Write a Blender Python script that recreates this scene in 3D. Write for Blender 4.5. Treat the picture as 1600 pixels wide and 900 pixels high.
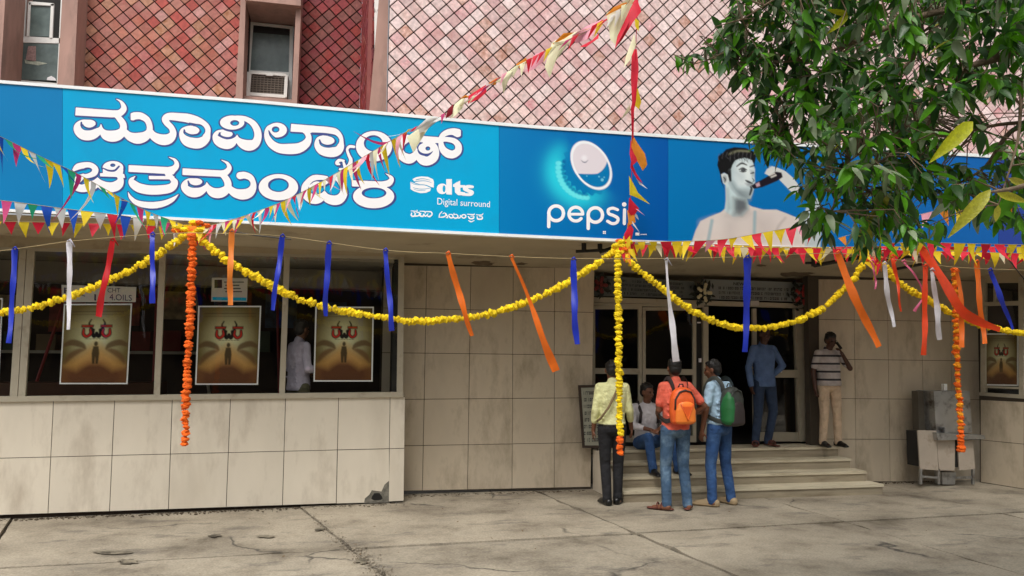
import bpy, bmesh, math, random
import numpy as np
from mathutils import Vector, Matrix
random.seed(7); np.random.seed(7)
SC = bpy.context.scene
for o in list(bpy.data.objects): bpy.data.objects.remove(o)
COL = SC.collection
# ---------------------------------------------------------------- camera
FPX = 1220.0
CAM = Vector((0, 0, 1.68))
TH, PH, RO = math.radians(12), math.radians(5.15), math.radians(.45)
F0 = Vector((math.sin(TH), math.cos(TH), 0)); R0 = Vector((math.cos(TH), -math.sin(TH), 0))
FW = F0*math.cos(PH) + Vector((0, 0, math.sin(PH)))
U0 = R0.cross(FW)
RT = R0*math.cos(RO) + U0*math.sin(RO)
UP = -R0*math.sin(RO) + U0*math.cos(RO)
cd = bpy.data.cameras.new('camera'); cam = bpy.data.objects.new('camera', cd); COL.objects.link(cam)
cam.matrix_world = Matrix(((RT.x, UP.x, -FW.x, CAM.x), (RT.y, UP.y, -FW.y, CAM.y), (RT.z, UP.z, -FW.z, CAM.z), (0, 0, 0, 1)))
cd.sensor_width = 36; cd.lens = 36*FPX/1600; cd.clip_end = 500; cd.clip_start = .05
SC.camera = cam
# ---------------------------------------------------------------- world, sun, exposure
SUN_EL, SUN_AZ = 58, 205          # degrees; azimuth measured clockwise from +Y
w = bpy.data.worlds.new('World'); SC.world = w; w.use_nodes = True
nt = w.node_tree; nt.nodes.clear()
sky = nt.nodes.new('ShaderNodeTexSky'); sky.sky_type = 'NISHITA'; sky.sun_disc = False
sky.sun_elevation = math.radians(SUN_EL); sky.sun_rotation = math.radians(SUN_AZ)
sky.dust_density = 6; sky.air_density = 1.2
hs = nt.nodes.new('ShaderNodeHueSaturation'); hs.inputs['Saturation'].default_value = .18
bg = nt.nodes.new('ShaderNodeBackground'); bg.inputs['Strength'].default_value = .13
wo = nt.nodes.new('ShaderNodeOutputWorld')
nt.links.new(sky.outputs[0], hs.inputs['Color']); nt.links.new(hs.outputs[0], bg.inputs[0]); nt.links.new(bg.outputs[0], wo.inputs[0])
ld = bpy.data.lights.new('sun', 'SUN'); ld.energy = 1.3; ld.angle = math.radians(20); ld.color = (1, .95, .88)
lo = bpy.data.objects.new('sun', ld); COL.objects.link(lo)
az, el = math.radians(SUN_AZ), math.radians(SUN_EL)
sd = Vector((math.sin(az)*math.cos(el), math.cos(az)*math.cos(el), math.sin(el)))
lo.rotation_euler = sd.to_track_quat('Z', 'Y').to_euler()
SC.view_settings.view_transform = 'Standard'; SC.view_settings.look = 'None'
SC.view_settings.exposure = 0.38; SC.view_settings.gamma = 1
SC.cycles.max_bounces = 6; SC.cycles.transparent_max_bounces = 12
# ---------------------------------------------------------------- geometry helpers
def ray(px, py): return FW + RT*((px-800)/FPX) + UP*((450-py)/FPX)
def PZ(px, py, z=0.0):
    r = ray(px, py); return CAM + r*((z-CAM.z)/r.z)
def PD(px, py, d): return CAM + ray(px, py)*d
class Plane:
    def __init__(s, p, n):
        s.p = Vector(p); s.n = Vector(n).normalized()
        if s.n.dot(CAM-s.p) < 0: s.n = -s.n
    def at(s, px, py, off=0.0):
        r = ray(px, py); q = s.p + s.n*off
        return CAM + r*((q-CAM).dot(s.n)/r.dot(s.n))
def planeY(Y): return Plane((0, Y, 0), (0, -1, 0))
def plane2(a, b):
    d = b-a; return Plane(a, Vector((d.y, -d.x, 0)))
WO = {}
def lin(c):
    return tuple(((v/255)/12.92 if v/255 <= .04045 else (((v/255)+.055)/1.055)**2.4) for v in c)
class MB:
    def __init__(s): s.v = []; s.f = []
    def add(s, vs, fs):
        n = len(s.v); s.v += [tuple(v) for v in vs]; s.f += [tuple(i+n for i in f) for f in fs]
    def quad(s, a, b, c, d): s.add([a, b, c, d], [(0, 1, 2, 3)])
    def prism(s, front, d, back=False):          # front: list of points, d: vector to the back
        n = len(front); bk = [Vector(p)+d for p in front]
        fs = [tuple(range(n))] + [(i, i+n, (i+1) % n+n, (i+1) % n) for i in range(n)]
        if back: fs.append(tuple(range(2*n-1, n-1, -1)))
        s.add(list(front)+bk, fs)
    def box(s, lo, hi, R=None, c=None):
        x0, y0, z0 = lo; x1, y1, z1 = hi
        vs = [Vector(p) for p in ((x0,y0,z0),(x1,y0,z0),(x1,y1,z0),(x0,y1,z0),(x0,y0,z1),(x1,y0,z1),(x1,y1,z1),(x0,y1,z1))]
        if R is not None: vs = [R @ v for v in vs]
        if c is not None: vs = [v+Vector(c) for v in vs]
        s.add(vs, [(0,3,2,1),(4,5,6,7),(0,1,5,4),(1,2,6,5),(2,3,7,6),(3,0,4,7)])
    def tube(s, pts, rs, n=6, flat=None, cap=True):
        pts = [Vector(p) for p in pts]; m = len(pts)
        if not hasattr(rs, '__len__'): rs = [rs]*m
        vs = []; ref = None
        for i, p in enumerate(pts):
            t = (pts[min(i+1, m-1)]-pts[max(i-1, 0)]).normalized()
            if ref is None: ref = Vector((0, 0, 1)) if abs(t.z) < .9 else Vector((1, 0, 0))
            a = t.cross(ref).normalized(); b = t.cross(a).normalized(); ref = -b if ref.dot(-b) > 0 else b
            for k in range(n):
                q = 2*math.pi*k/n; vs.append(p+a*math.cos(q)*rs[i]+b*math.sin(q)*rs[i])
        fs = [(i*n+k, i*n+(k+1) % n, (i+1)*n+(k+1) % n, (i+1)*n+k) for i in range(m-1) for k in range(n)]
        if cap: fs += [tuple(range(n-1, -1, -1)), tuple(range((m-1)*n, m*n))]
        s.add(vs, fs)
    def caps(s, a, b, ra, rb, flat=(1, 1, 1), n=12, R=None):   # capsule, optionally flattened
        a = Vector(a); b = Vector(b); d = b-a; L = d.length
        t = d/L if L > 1e-6 else Vector((0, 0, 1))
        ref = Vector((0, 1, 0)) if abs(t.y) < .9 else Vector((1, 0, 0))
        u = t.cross(ref).normalized(); v = t.cross(u).normalized()
        prof = [(-math.sin(q)*ra, math.cos(q)*ra) for q in (1.45, 1.0, .5, 0)] + [(L+math.sin(q)*rb, math.cos(q)*rb) for q in (0, .5, 1.0, 1.45)]
        vs = []
        for h, r in prof:
            for k in range(n):
                q = 2*math.pi*k/n
                o = t*h + u*math.cos(q)*r + v*math.sin(q)*r
                base = t*max(0, min(L, h)); e = o-base
                e = Vector((e.x*flat[0], e.y*flat[1], e.z*flat[2]))
                if R is not None: e = R @ e
                vs.append(a+base+e)
        m = len(prof)
        fs = [(i*n+k, i*n+(k+1) % n, (i+1)*n+(k+1) % n, (i+1)*n+k) for i in range(m-1) for k in range(n)]
        fs += [tuple(range(n-1, -1, -1)), tuple(range((m-1)*n, m*n))]
        s.add(vs, fs)
    def ell(s, c, r, R=None, n=12, m=8):
        c = Vector(c); vs = []
        for i in range(1, m):
            p = math.pi*i/m
            for k in range(n):
                q = 2*math.pi*k/n
                e = Vector((math.sin(p)*math.cos(q)*r[0], math.sin(p)*math.sin(q)*r[1], math.cos(p)*r[2]))
                if R is not None: e = R @ e
                vs.append(c+e)
        top = Vector((0, 0, r[2])); bot = Vector((0, 0, -r[2]))
        if R is not None: top = R @ top; bot = R @ bot
        vs += [c+top, c+bot]; T = (m-1)*n
        fs = [(i*n+k, (i+1)*n+k, (i+1)*n+(k+1) % n, i*n+(k+1) % n) for i in range(m-2) for k in range(n)]
        fs += [(T, k, (k+1) % n) for k in range(n)] + [(T+1, (m-2)*n+(k+1) % n, (m-2)*n+k) for k in range(n)]
        s.add(vs, fs)
    def mesh(s, name, o=Vector((0, 0, 0)), smooth=False):
        me = bpy.data.meshes.new(name)
        me.from_pydata([(v[0]-o[0], v[1]-o[1], v[2]-o[2]) for v in s.v], [], s.f)
        me.update()
        if smooth: me.polygons.foreach_set('use_smooth', [True]*len(me.polygons))
        return me
def tag(o, label=None, cat=None, group=None, kind=None):
    if label: o['label'] = label
    if cat: o['category'] = cat
    if group: o['group'] = group
    if kind: o['kind'] = kind
    return o
def empty(name, loc, label, cat, group=None, rz=0):
    o = bpy.data.objects.new(name, None); COL.objects.link(o); o.location = loc; o.rotation_euler = (0, 0, rz)
    o.empty_display_size = .1; WO[o.name] = Vector(loc); return tag(o, label, cat, group)
def link(name, me, parent=None, m=None, loc=None):
    o = bpy.data.objects.new(name, me); COL.objects.link(o)
    if m is not None and not me.materials: me.materials.append(m)
    if parent is not None: o.parent = parent
    if loc is not None: o.location = loc
    return o
def obj(name, mb, m, parent=None, smooth=False, raw=False):
    """mb in world coordinates (raw: in the parent's own frame)"""
    if parent is not None:
        og = Vector((0, 0, 0)) if raw else WO[parent.name]
        o = link(name, mb.mesh(name, og, smooth), parent, m); WO[o.name] = WO[parent.name] if not raw else Vector((0,0,0))
    else:
        vs = np.array([tuple(v) for v in mb.v]); og = Vector(((vs[:,0].min()+vs[:,0].max())/2, (vs[:,1].min()+vs[:,1].max())/2, vs[:,2].min()))
        o = link(name, mb.mesh(name, og, smooth), None, m, og); WO[o.name] = og
    return o
def struct(name, mb, m, smooth=False): return tag(obj(name, mb, m, None, smooth), kind='structure')
def slab(pl, pts, off, th):
    mb = MB(); mb.prism([pl.at(x, y, off) for x, y in pts], -pl.n*th); return mb
def rect(x0, y0, x1, y1): return [(x0, y0), (x1, y0), (x1, y1), (x0, y1)]
# ---------------------------------------------------------------- materials
def M(name, col, rough=.6, var=.12, vs=4, bump=.15, bs=60, metal=0, rand=0, spec=.5, stretch=(1,1,1), col2=None, f2=(.45,.6), s2=2.0, coat=0, hue=0, bd=.01, pos=False, trans=0, big=None):
    m = bpy.data.materials.new(name); m.use_nodes = True; t = m.node_tree; N = t.nodes; L = t.links
    b = N['Principled BSDF']; b.inputs['Roughness'].default_value = rough; b.inputs['Metallic'].default_value = metal
    b.inputs['Specular IOR Level'].default_value = spec
    if coat: b.inputs['Coat Weight'].default_value = coat
    tc = N.new('ShaderNodeTexCoord'); mp = N.new('ShaderNodeMapping'); mp.inputs['Scale'].default_value = stretch
    if pos: gp = N.new('ShaderNodeNewGeometry'); L.new(gp.outputs['Position'], mp.inputs[0])
    else: L.new(tc.outputs['Object'], mp.inputs[0])
    no = N.new('ShaderNodeTexNoise'); no.inputs['Scale'].default_value = vs; no.inputs['Detail'].default_value = 5
    L.new(mp.outputs[0], no.inputs['Vector'])
    c = lin(col) if max(col) > 1 else col
    mx = N.new('ShaderNodeMix'); mx.data_type = 'RGBA'
    mx.inputs[6].default_value = (*[v*(1-var) for v in c], 1); mx.inputs[7].default_value = (*[min(1, v*(1+var)) for v in c], 1)
    rp = N.new('ShaderNodeMapRange'); rp.inputs[1].default_value = .3; rp.inputs[2].default_value = .7
    L.new(no.outputs[0], rp.inputs[0]); L.new(rp.outputs[0], mx.inputs[0]); out = mx.outputs[2]
    if col2 is not None:
        c2 = lin(col2) if max(col2) > 1 else col2
        n2 = N.new('ShaderNodeTexNoise'); n2.inputs['Scale'].default_value = s2; n2.inputs['Detail'].default_value = 7; n2.inputs['Roughness'].default_value = .65
        L.new(mp.outputs[0], n2.inputs['Vector'])
        r2 = N.new('ShaderNodeMapRange'); r2.inputs[1].default_value = f2[0]; r2.inputs[2].default_value = f2[1]
        L.new(n2.outputs[0], r2.inputs[0])
        m2 = N.new('ShaderNodeMix'); m2.data_type = 'RGBA'; m2.inputs[7].default_value = (*c2, 1)
        L.new(r2.outputs[0], m2.inputs[0]); L.new(out, m2.inputs[6]); out = m2.outputs[2]
    if big is not None:
        c3, s3, lo3, hi3, am = big; n3 = N.new('ShaderNodeTexNoise'); n3.inputs['Scale'].default_value = s3; n3.inputs['Detail'].default_value = 6; n3.inputs['Roughness'].default_value = .6
        L.new(mp.outputs[0], n3.inputs['Vector']); q3 = N.new('ShaderNodeMapRange'); q3.inputs[1].default_value = lo3; q3.inputs[2].default_value = hi3; q3.inputs[4].default_value = am
        L.new(n3.outputs[0], q3.inputs[0]); m3 = N.new('ShaderNodeMix'); m3.data_type = 'RGBA'; m3.inputs[7].default_value = (*lin(c3), 1)
        L.new(q3.outputs[0], m3.inputs[0]); L.new(out, m3.inputs[6]); out = m3.outputs[2]
    if rand or hue:
        oi = N.new('ShaderNodeObjectInfo'); h = N.new('ShaderNodeHueSaturation')
        r3 = N.new('ShaderNodeMapRange'); r3.inputs[3].default_value = 1-rand; r3.inputs[4].default_value = 1+rand
        L.new(oi.outputs['Random'], r3.inputs[0]); L.new(r3.outputs[0], h.inputs['Value'])
        if hue:
            wn = N.new('ShaderNodeTexWhiteNoise'); wn.noise_dimensions = '1D'; L.new(oi.outputs['Random'], wn.inputs['W'])
            r4 = N.new('ShaderNodeMapRange'); r4.inputs[3].default_value = .5-hue; r4.inputs[4].default_value = .5+hue
            r5 = N.new('ShaderNodeMapRange'); r5.inputs[3].default_value = 1-8*hue; r5.inputs[4].default_value = 1+8*hue
            L.new(wn.outputs['Value'], r4.inputs[0]); L.new(r4.outputs[0], h.inputs['Hue'])
            L.new(wn.outputs['Value'], r5.inputs[0]); L.new(r5.outputs[0], h.inputs['Saturation'])
        L.new(out, h.inputs['Color']); out = h.outputs[0]
    L.new(out, b.inputs['Base Color'])
    if trans:
        tl = N.new('ShaderNodeBsdfTranslucent'); L.new(out, tl.inputs[0]); ms_ = N.new('ShaderNodeMixShader'); ms_.inputs[0].default_value = trans
        L.new(b.outputs[0], ms_.inputs[1]); L.new(tl.outputs[0], ms_.inputs[2]); L.new(ms_.outputs[0], N['Material Output'].inputs[0])
    if bump:
        nb = N.new('ShaderNodeTexNoise'); nb.inputs['Scale'].default_value = bs; nb.inputs['Detail'].default_value = 4
        L.new(mp.outputs[0], nb.inputs['Vector'])
        bp = N.new('ShaderNodeBump'); bp.inputs['Strength'].default_value = bump; bp.inputs['Distance'].default_value = bd
        L.new(nb.outputs[0], bp.inputs['Height']); L.new(bp.outputs[0], b.inputs['Normal'])
    return m
def print_mat(name, rough=.35):
    m = bpy.data.materials.new(name); m.use_nodes = True; N = m.node_tree.nodes
    b = N['Principled BSDF']; b.inputs['Roughness'].default_value = rough; b.inputs['Specular IOR Level'].default_value = .2
    a = N.new('ShaderNodeVertexColor'); a.layer_name = 'Col'
    m.node_tree.links.new(a.outputs[0], b.inputs['Base Color']); return m
def glass_mat(name, tint=(.75, .8, .78), refl=1.0):
    m = bpy.data.materials.new(name); m.use_nodes = True; N = m.node_tree.nodes; L = m.node_tree.links
    N.remove(N['Principled BSDF']); out = N['Material Output']
    tr = N.new('ShaderNodeBsdfTransparent'); tr.inputs[0].default_value = (*tint, 1)
    gl = N.new('ShaderNodeBsdfGlossy'); gl.inputs['Roughness'].default_value = .015; gl.inputs[0].default_value = (1, 1, 1, 1)
    fr = N.new('ShaderNodeFresnel'); fr.inputs[0].default_value = 1.52
    ml = N.new('ShaderNodeMath'); ml.operation = 'MULTIPLY'; ml.inputs[1].default_value = refl
    tc = N.new('ShaderNodeTexCoord'); no = N.new('ShaderNodeTexNoise'); no.inputs['Scale'].default_value = 1.6
    bp = N.new('ShaderNodeBump'); bp.inputs['Strength'].default_value = .05; bp.inputs['Distance'].default_value = .1
    L.new(tc.outputs['Object'], no.inputs[0]); L.new(no.outputs[0], bp.inputs['Height']); L.new(bp.outputs[0], gl.inputs['Normal'])
    mx = N.new('ShaderNodeMixShader'); L.new(fr.outputs[0], ml.inputs[0]); L.new(ml.outputs[0], mx.inputs[0])
    L.new(tr.outputs[0], mx.inputs[1]); L.new(gl.outputs[0], mx.inputs[2]); L.new(mx.outputs[0], out.inputs[0]); return m
MT = dict(
 tile=M('cream_tile', (214,205,188), .3, .05, 3, .04, 30, rand=.03, col2=(184,173,156), f2=(.5,.72), s2=3.2, stretch=(1,1,.35), pos=True, big=((150,136,114),.9,.55,.75,.4)),
 tiled=M('beige_tile', (200,186,164), .34, .07, 3, .04, 30, rand=.04, col2=(150,137,116), f2=(.5,.75), s2=3, stretch=(1,1,.4), pos=True, big=((124,110,90),.8,.5,.75,.5)),
 grout=M('grout', (70,62,52), .9, .1), core=M('wall_render', (150,140,125), .9, .1, 6),
 frame=M('aluminium_frame', (172,164,146), .45, .06, 8, .05, metal=.1, col2=(140,130,112), f2=(.55,.75), s2=5),
 white=M('white_frame', (232,232,228), .45, .06, 8, .05, col2=(160,158,150), f2=(.6,.8), s2=6),
 pane=glass_mat('window_glass', (.9,.93,.91)), pane2=glass_mat('sheer_glass', (.55,.6,.6), 1.6),
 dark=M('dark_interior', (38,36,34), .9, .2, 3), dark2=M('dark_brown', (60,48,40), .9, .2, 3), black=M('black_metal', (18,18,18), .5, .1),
 soffit=M('soffit_paint', (172,159,134), .85, .08, 2, .1, 30, col2=(112,98,80), f2=(.56,.75), s2=1.3),
 fin=M('pink_render', (176,140,128), .85, .12, 5, .2, 40, col2=(130,108,100), f2=(.5,.75), s2=3, stretch=(1,1,.3)),
 lat=M('pale_pink_stone', (222,196,192), .8, .22, 22, .35, 90, rand=.13, hue=.008, col2=(178,126,116), f2=(.52,.8), s2=7, pos=True, big=((196,138,142),.9,.48,.66,.6)),
 latr=M('salmon_stone', (172,108,96), .8, .22, 22, .35, 90, rand=.17, hue=.009, col2=(160,66,62), f2=(.5,.72), s2=3, pos=True, big=((186,140,126),1.1,.5,.7,.6)),
 latd=M('red_painted_stone', (138,50,52), .75, .2, 20, .3, 80, rand=.16, hue=.008, col2=(132,80,72), f2=(.5,.72), s2=5, pos=True),
 latj=M('dark_joint', (26,18,18), .9, .1),
 signc=M('cyan_vinyl', (0,164,216), .3, .05, 1.2, 0, spec=.15, col2=(20,150,200), f2=(.5,.8), s2=.9), signl=M('mid_blue_vinyl', (16,124,184), .3, .05, 1.2, 0, spec=.15),
 signd=M('deep_blue_vinyl', (20,80,160), .3, .04, .8, 0),
 let=M('white_vinyl', (244,243,246), .35, .02, 3, 0), leto=M('navy_outline', (52,66,138), .35, .02, 3, 0), trim=M('sign_edge', (238,241,243), .4, .05),
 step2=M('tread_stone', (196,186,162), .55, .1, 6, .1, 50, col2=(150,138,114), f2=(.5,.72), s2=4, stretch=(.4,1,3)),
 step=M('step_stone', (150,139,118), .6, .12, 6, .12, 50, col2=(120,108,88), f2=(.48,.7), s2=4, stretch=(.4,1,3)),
 paper=M('paper', (196,190,184), .8, .04), ink=M('ink', (40,34,80), .7, .02, 3, 0), inkd=M('black_ink', (34,34,40), .7, .02, 3, 0),
 steel=M('stainless_steel', (176,178,180), .32, .15, 4, .12, 12, metal=.85, col2=(96,92,88), f2=(.5,.7), s2=5),
 panelw=M('cream_panel', (176,164,150), .5, .08, 4, .03, col2=(130,116,98), f2=(.55,.75), s2=4),
 acw=M('ac_plastic', (230,228,222), .5, .05), cord=M('jute_cord', (170,152,110), .8, .1),
 skin=M('brown_skin', (112,70,48), .5, .08, 10, .05), skind=M('dark_brown_skin', (72,44,32), .5, .08, 10, .05),
 hair=M('black_hair', (16,13,12), .5, .3, 60, .6, 120, stretch=(1,1,.3)), eye=M('eye', (30,22,18), .2, 0, 1, 0),
 lpb=M('lip', (96,50,42), .5, .05),
)
MT['lat2'] = M('rust_stone', (208,172,162), .8, .3, 20, .35, 90, rand=.12, col2=(168,112,90), f2=(.45,.7), s2=11, pos=True)
MT['lat3'] = M('white_pink_stone', (226,204,202), .8, .18, 26, .35, 90, rand=.06, pos=True)
MT['lat4'] = M('rose_stone', (212,172,172), .8, .2, 26, .35, 90, rand=.1, col2=(190,124,130), f2=(.5,.7), s2=8, pos=True)
MT['latr2'] = M('bright_red_stone', (170,80,72), .8, .2, 22, .35, 90, rand=.12, pos=True)
MT['latr3'] = M('tan_stone', (186,136,112), .8, .2, 22, .35, 90, rand=.12, col2=(160,100,60), f2=(.5,.7), s2=9, pos=True)
MT['latr4'] = M('dusty_pink_stone', (190,140,134), .8, .2, 22, .35, 90, rand=.12, pos=True)
MT['latd2'] = M('weathered_red_stone', (126,74,68), .8, .25, 22, .35, 90, rand=.15, pos=True)
def cloth(name, col, **k):
    a = dict(rough=.88, var=.16, vs=9, bump=.8, bs=11, bd=.045); a.update(k); return M(name, col, **a)
MT.update(ysh=cloth('pale_yellow_cotton', (222,222,166)), btr=cloth('black_trouser_cloth', (26,26,30)), orsh=cloth('coral_cotton', (226,104,82)),
 jean=cloth('faded_blue_denim', (58,84,112), col2=(112,138,160), f2=(.5,.68), s2=4), jean2=cloth('blue_denim', (38,72,120), col2=(66,100,146), f2=(.5,.7), s2=4),
 jeand=cloth('dark_denim', (40,56,82)), lsh=cloth('light_blue_cotton', (170,200,222)), dsh=cloth('blue_shirt_cloth', (84,108,150)), wsh=cloth('white_cotton', (206,202,206)),
 lav=cloth('lavender_cotton', (176,168,186)), khaki=cloth('cream_trouser_cloth', (196,172,146)), olive=cloth('olive_trouser_cloth', (90,86,66)),
 shoe=M('black_leather', (14,14,14), .35, .1), sand=M('brown_leather', (96,48,36), .6, .2), can=M('tan_canvas', (150,130,100), .8, .1),
 bag=M('orange_nylon', (232,96,36), .5, .1, 8, .2, 40), bagd=M('grey_nylon', (52,44,44), .6, .1, 8, .2, 40), bagg=M('green_nylon', (36,112,60), .5, .1, 8, .2, 40),
 bagp=M('bright_orange_nylon', (246,132,48), .45, .08, 8, .15, 40), strap=M('tan_webbing', (128,108,78), .8, .1))
def vert_print(name, P, C, m, parent, flat_rows):
    """P: (r,c,3) grid, C: (r,c,3) linear colours"""
    r, c = P.shape[:2]; og = np.array(WO[parent.name]) if parent is not None else P.reshape(-1, 3).mean(0)
    me = bpy.data.meshes.new(name); idx = np.arange(r*c).reshape(r, c)
    f = np.stack([idx[:-1, :-1], idx[1:, :-1], idx[1:, 1:], idx[:-1, 1:]], -1).reshape(-1, 4)
    me.from_pydata((P.reshape(-1, 3)-og).tolist(), [], f.tolist())
    a = me.color_attributes.new('Col', 'FLOAT_COLOR', 'POINT')
    cc = np.ones((r*c, 4), np.float32); cc[:, :3] = C.reshape(-1, 3); a.data.foreach_set('color', cc.ravel())
    me.materials.append(m); o = link(name, me, parent)
    if parent is None: o.location = og
    return o
# ---------------------------------------------------------------- 2D fields (flat print)
def spline(pts, n=7):
    P = np.array(pts, float)
    if len(P) < 3: return P
    Q = np.vstack([2*P[0]-P[1], P, 2*P[-1]-P[-2]]); out = []
    for i in range(len(P)-1):
        p0, p1, p2, p3 = Q[i:i+4]
        for t in np.linspace(0, 1, n, endpoint=False):
            out.append(.5*((2*p1)+(p2-p0)*t+(2*p0-5*p1+4*p2-p3)*t*t+(3*p1-p0-3*p2+p3)*t**3))
    out.append(P[-1]); return np.array(out)
def f_stroke(X, Y, pts):
    P = spline(pts); f = np.full(X.shape, 1e3)
    for a, b in zip(P[:-1], P[1:]):
        d = b[:2]-a[:2]; L = max(d@d, 1e-9); t = np.clip(((X-a[0])*d[0]+(Y-a[1])*d[1])/L, 0, 1)
        f = np.minimum(f, np.hypot(X-a[0]-t*d[0], Y-a[1]-t*d[1])-(a[2]+(b[2]-a[2])*t)/2)
    return f
def f_poly(X, Y, pts):
    ins = np.zeros(X.shape, bool); f = np.full(X.shape, 1e3); n = len(pts)
    for i in range(n):
        ax, ay = pts[i]; bx, by = pts[(i+1) % n]; dx, dy = bx-ax, by-ay; L = max(dx*dx+dy*dy, 1e-9)
        t = np.clip(((X-ax)*dx+(Y-ay)*dy)/L, 0, 1); f = np.minimum(f, np.hypot(X-ax-t*dx, Y-ay-t*dy))
        c = (ay > Y) != (by > Y); ins ^= c & (X < (bx-ax)*(Y-ay)/(by-ay+1e-12)+ax)
    return np.where(ins, -f, f)
def f_ell(X, Y, cx, cy, rx, ry, a=0):
    a = math.radians(a); u = (X-cx)*math.cos(a)+(Y-cy)*math.sin(a); v = -(X-cx)*math.sin(a)+(Y-cy)*math.cos(a)
    return (np.hypot(u/rx, v/ry)-1)*min(rx, ry)
def field(X, Y, items):
    f = np.full(X.shape, 1e3)
    for it in items:
        k = it[0]; g = f_stroke(X, Y, it[1]) if k in 'Ss' else f_poly(X, Y, it[1]) if k in 'Pp' else f_ell(X, Y, *it[1])
        f = np.minimum(f, g) if k.isupper() else np.maximum(f, -g)
    return f
def march(f, xs, ys, lev=0.0):
    """polygons (in xs, ys coordinates) of f<lev"""
    ins = f < lev; polys = []
    full = ins[:-1, :-1] & ins[1:, :-1] & ins[:-1, 1:] & ins[1:, 1:]
    anyc = ins[:-1, :-1] | ins[1:, :-1] | ins[:-1, 1:] | ins[1:, 1:]
    for j in range(full.shape[0]):
        row = full[j]; i = 0; n = len(row)
        ed = np.flatnonzero(np.diff(np.concatenate([[0], row.astype(int), [0]])))
        for a, b in zip(ed[::2], ed[1::2]):
            polys.append([(xs[a], ys[j]), (xs[b], ys[j]), (xs[b], ys[j+1]), (xs[a], ys[j+1])])
    for j, i in zip(*np.nonzero(anyc & ~full)):
        c = [(xs[i], ys[j], f[j, i]), (xs[i+1], ys[j], f[j, i+1]), (xs[i+1], ys[j+1], f[j+1, i+1]), (xs[i], ys[j+1], f[j+1, i])]
        p = []
        for k in range(4):
            a = c[k]; b = c[(k+1) % 4]
            if a[2] < lev: p.append((a[0], a[1]))
            if (a[2] < lev) != (b[2] < lev):
                t = (lev-a[2])/(b[2]-a[2]); p.append((a[0]+t*(b[0]-a[0]), a[1]+t*(b[1]-a[1])))
        if len(p) > 2: polys.append(p)
    return polys
def flat_print(name, pl, polys, off, m, parent):
    mb = MB()
    for p in polys:
        mb.add([pl.at(x, y, off) for x, y in p], [tuple(range(len(p)))])
    return obj(name, mb, m, parent)
def text_print(name, s, pl, quad, off, m, parent, bold=0.0):
    """s set flat into the quad TL, TR, BR, BL (points of the photograph) on plane pl"""
    cu = bpy.data.curves.new('t', 'FONT'); cu.body = s; cu.size = 1; cu.offset = bold; cu.resolution_u = 3
    to = bpy.data.objects.new('t', cu); COL.objects.link(to); dg = bpy.context.evaluated_depsgraph_get()
    me = bpy.data.meshes.new_from_object(to.evaluated_get(dg)); bpy.data.objects.remove(to)
    v = np.array([x.co[:] for x in me.vertices]); x0, x1, y0, y1 = v[:,0].min(), v[:,0].max(), v[:,1].min(), v[:,1].max()
    Q = [np.array(q, float) for q in quad]; og = WO[parent.name]
    for x, c in zip(me.vertices, v):
        u = (c[0]-x0)/(x1-x0); t = (y1-c[1])/(y1-y0)
        p = (Q[0]*(1-u)+Q[1]*u)*(1-t)+(Q[3]*(1-u)+Q[2]*u)*t
        x.co = pl.at(p[0], p[1], off)-og
    return link(name, me, parent, m)
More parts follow.
